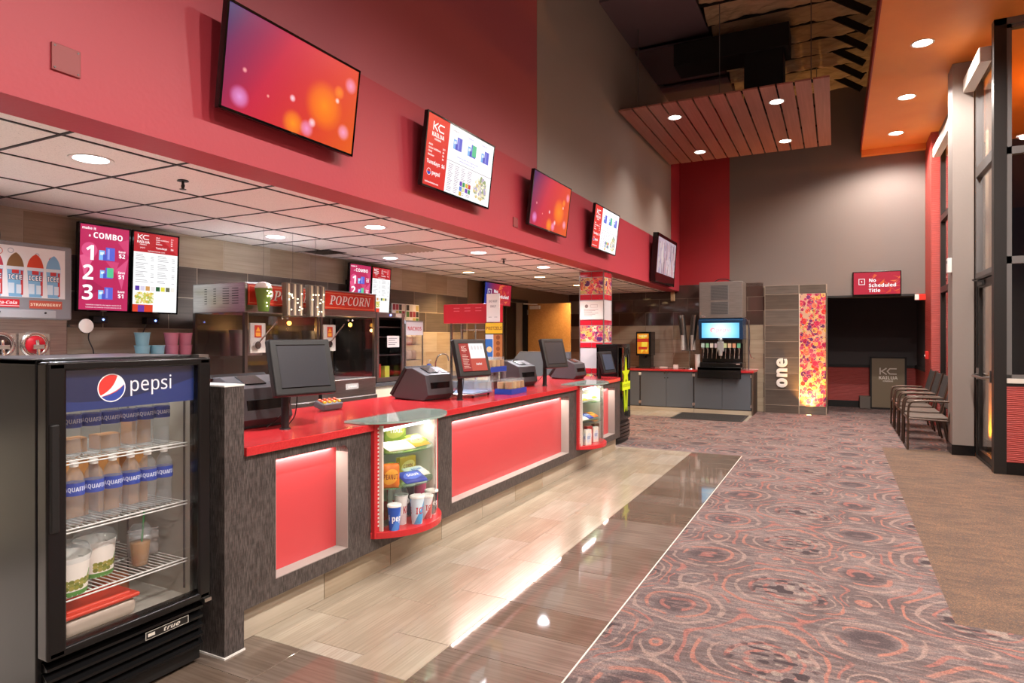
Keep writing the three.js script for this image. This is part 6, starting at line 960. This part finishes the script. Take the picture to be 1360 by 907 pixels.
// corridor board, exit sign, alarm, thermostat
{ const g = thing('sandwich_board', 'brown poster board with white emblem, leaning in the corridor', 'board', [0.97, 0, 15.4]);
  part(g, 'panel', new THREE.BoxGeometry(0.6, 1.04, 0.03).translate(0, 0.55, 0), M.blackPaint); part(g, 'frame', [new THREE.BoxGeometry(0.66, 0.035, 0.05).translate(0, 1.08, 0), new THREE.BoxGeometry(0.66, 0.035, 0.05).translate(0, 0.02, 0), new THREE.BoxGeometry(0.035, 1.08, 0.05).translate(-0.315, 0.55, 0), new THREE.BoxGeometry(0.035, 1.08, 0.05).translate(0.315, 0.55, 0)], M.blackPaint);
  part(g, 'poster', new THREE.PlaneGeometry(0.59, 1.03).translate(0, 0.55, 0.017), printed('board', 384, 672, (k) => { k.fillStyle = '#7c6e58'; k.fillRect(0, 0, 384, 672); kc(k, 82, 130, 2.1, '#e4ddd0'); })); part(g, 'back_leg', new THREE.BoxGeometry(0.5, 1.0, 0.02).rotateX(-0.12).translate(0, 0.5, -0.09), M.blackPaint); }
{ const g = thing('corridor_box', 'grey low box beside the poster board', 'box', [0.55, 0, 15.45]); part(g, 'box_body', new RoundedBoxGeometry(0.2, 0.24, 0.2, 2, 0.01).translate(0, 0.12, 0), mat(0x6a625a, 0.7)); part(g, 'box_lid', new RoundedBoxGeometry(0.21, 0.02, 0.21, 2, 0.005).translate(0, 0.25, 0), mat(0x746a60, 0.7)); }
{ const g = thing('exit_sign', 'small red and white sign box beside the corridor doorway', 'sign', [1.39, 2.18, 13.7]); part(g, 'housing', new RoundedBoxGeometry(0.2, 0.11, 0.06, 2, 0.006).translate(0, 0.055, 0), mat(0xe03020, 0.4)); part(g, 'white_end', new THREE.BoxGeometry(0.06, 0.1, 0.064).translate(-0.075, 0.055, 0), M.white); part(g, 'bracket', new THREE.BoxGeometry(0.05, 0.03, 0.05).translate(0.07, 0.055, -0.03), M.white); }
{ const g = thing('fire_alarm', 'red fire alarm pull box on the red pilaster', 'alarm', [1.45, 1.12, 13.3]); part(g, 'housing', new RoundedBoxGeometry(0.05, 0.14, 0.1, 2, 0.006).translate(-0.025, 0.07, 0), mat(0xc82a22, 0.4)); part(g, 'pull_bar', new THREE.BoxGeometry(0.012, 0.03, 0.08).translate(-0.055, 0.06, 0), M.white); }
{ const g = thing('wall_thermostat', 'white thermostat box on the grey square column', 'thermostat', [1.33, 2.33, 9.9]); part(g, 'housing', new RoundedBoxGeometry(0.05, 0.19, 0.1, 2, 0.008).translate(-0.025, 0.095, 0), M.white); part(g, 'dial', new THREE.BoxGeometry(0.004, 0.03, 0.06).translate(-0.052, 0.14, 0), M.greyPlastic); }
// waiting chairs against the windows
function armchair(d, label) {
  const g = thing('waiting_chair', label, 'chair', [1.12, 0, d], { group: 'waiting chairs under the window' });
  const fr = mat(0x54443a, 0.35, { metalness: 0.5 }), up = mat(0x2c2926, 0.8);
  for (const s of [0, 1]) { const z = s * 0.56; part(g, 'arm_frame', tube([[-0.26, 0, z], [-0.255, 0.3, z], [-0.25, 0.55, z], [-0.22, 0.635, z], [-0.12, 0.655, z], [0.05, 0.657, z], [0.2, 0.655, z]], 0.014, 8, 36), fr, 'bent brown metal arm'); part(g, 'leg', rod([0.21, 0.42, z], [0.29, 0, z], 0.014), fr); part(g, 'back_upright', rod([0.19, 0.4, z], [0.33, 0.96, z], 0.013), fr); part(g, 'seat_rail', rod([-0.255, 0.415, z], [0.2, 0.4, z], 0.012), fr); }
  part(g, 'cross_bar', [rod([-0.255, 0.41, 0], [-0.255, 0.41, 0.56], 0.012), rod([0.21, 0.4, 0], [0.21, 0.4, 0.56], 0.012)], fr);
  part(g, 'seat', RB(-0.26, 0.2, 0.415, 0.445, 0.02, 0.54, 0.014, 3), mat(0x5a4c42, 0.7), 'brown seat'); part(g, 'backrest', new RoundedBoxGeometry(0.03, 0.42, 0.52, 3, 0.012).rotateZ(-0.245).translate(0.275, 0.74, -0.28), up, 'dark woven back');
  return g;
}
armchair(10.03, 'brown metal armchair beside the grey column, facing the hall'); armchair(10.81, 'brown metal armchair second from the grey column'); armchair(11.59, 'brown metal armchair third from the grey column'); armchair(12.37, 'brown metal armchair beside the red ribbed pilaster');
// lamp-lit pillars outside the glass
for (const [x, d, label] of [[1.86, 14.0, 'tan pillar outside the window behind the chairs'], [1.90, 10.6, 'tan pillar outside the glass door']]) { const g = thing('outdoor_pillar', label, 'pillar', [x, 0, d]); part(g, 'shaft', new RoundedBoxGeometry(0.16, 4.9, 0.2, 1, 0.01).translate(0, 2.45, 0), mat(0xb0906c, 0.8)); part(g, 'base_block', new THREE.BoxGeometry(0.2, 0.12, 0.24).translate(0, 0.06, 0), M.rubber);
  part(g, 'lamp_lens', new THREE.CylinderGeometry(0.05, 0.05, 0.02, 16).translate(-0.02, 0.01, 0.26), glow(0xffa030, 8)); const l = new THREE.SpotLight(0xff9a20, 9, 0, 0.8, 0.8, 2); l.position.set(-0.02, 0.05, 0.26); l.target.position.set(0.0, 1, -0.2); l.add(l.target); l.castShadow = true; l.name = 'lamp_light'; g.add(l); }
{ const g = thing('canopy_lamp', 'round lamp under the outdoor plank canopy', 'lamp', [3.2, 5.04, 10.8]); part(g, 'lamp_lens', new THREE.CylinderGeometry(0.12, 0.12, 0.02, 20).translate(0, -0.02, 0), glow(0xffa040, 6)); part(g, 'trim_ring', new THREE.TorusGeometry(0.13, 0.012, 8, 24).rotateX(Math.PI / 2).translate(0, -0.012, 0), M.bronze); const l = new THREE.PointLight(0xffa040, 7); l.position.set(0, -0.35, 0); l.castShadow = true; l.name = 'lamp_light'; g.add(l); }
renderer.render(scene, camera);
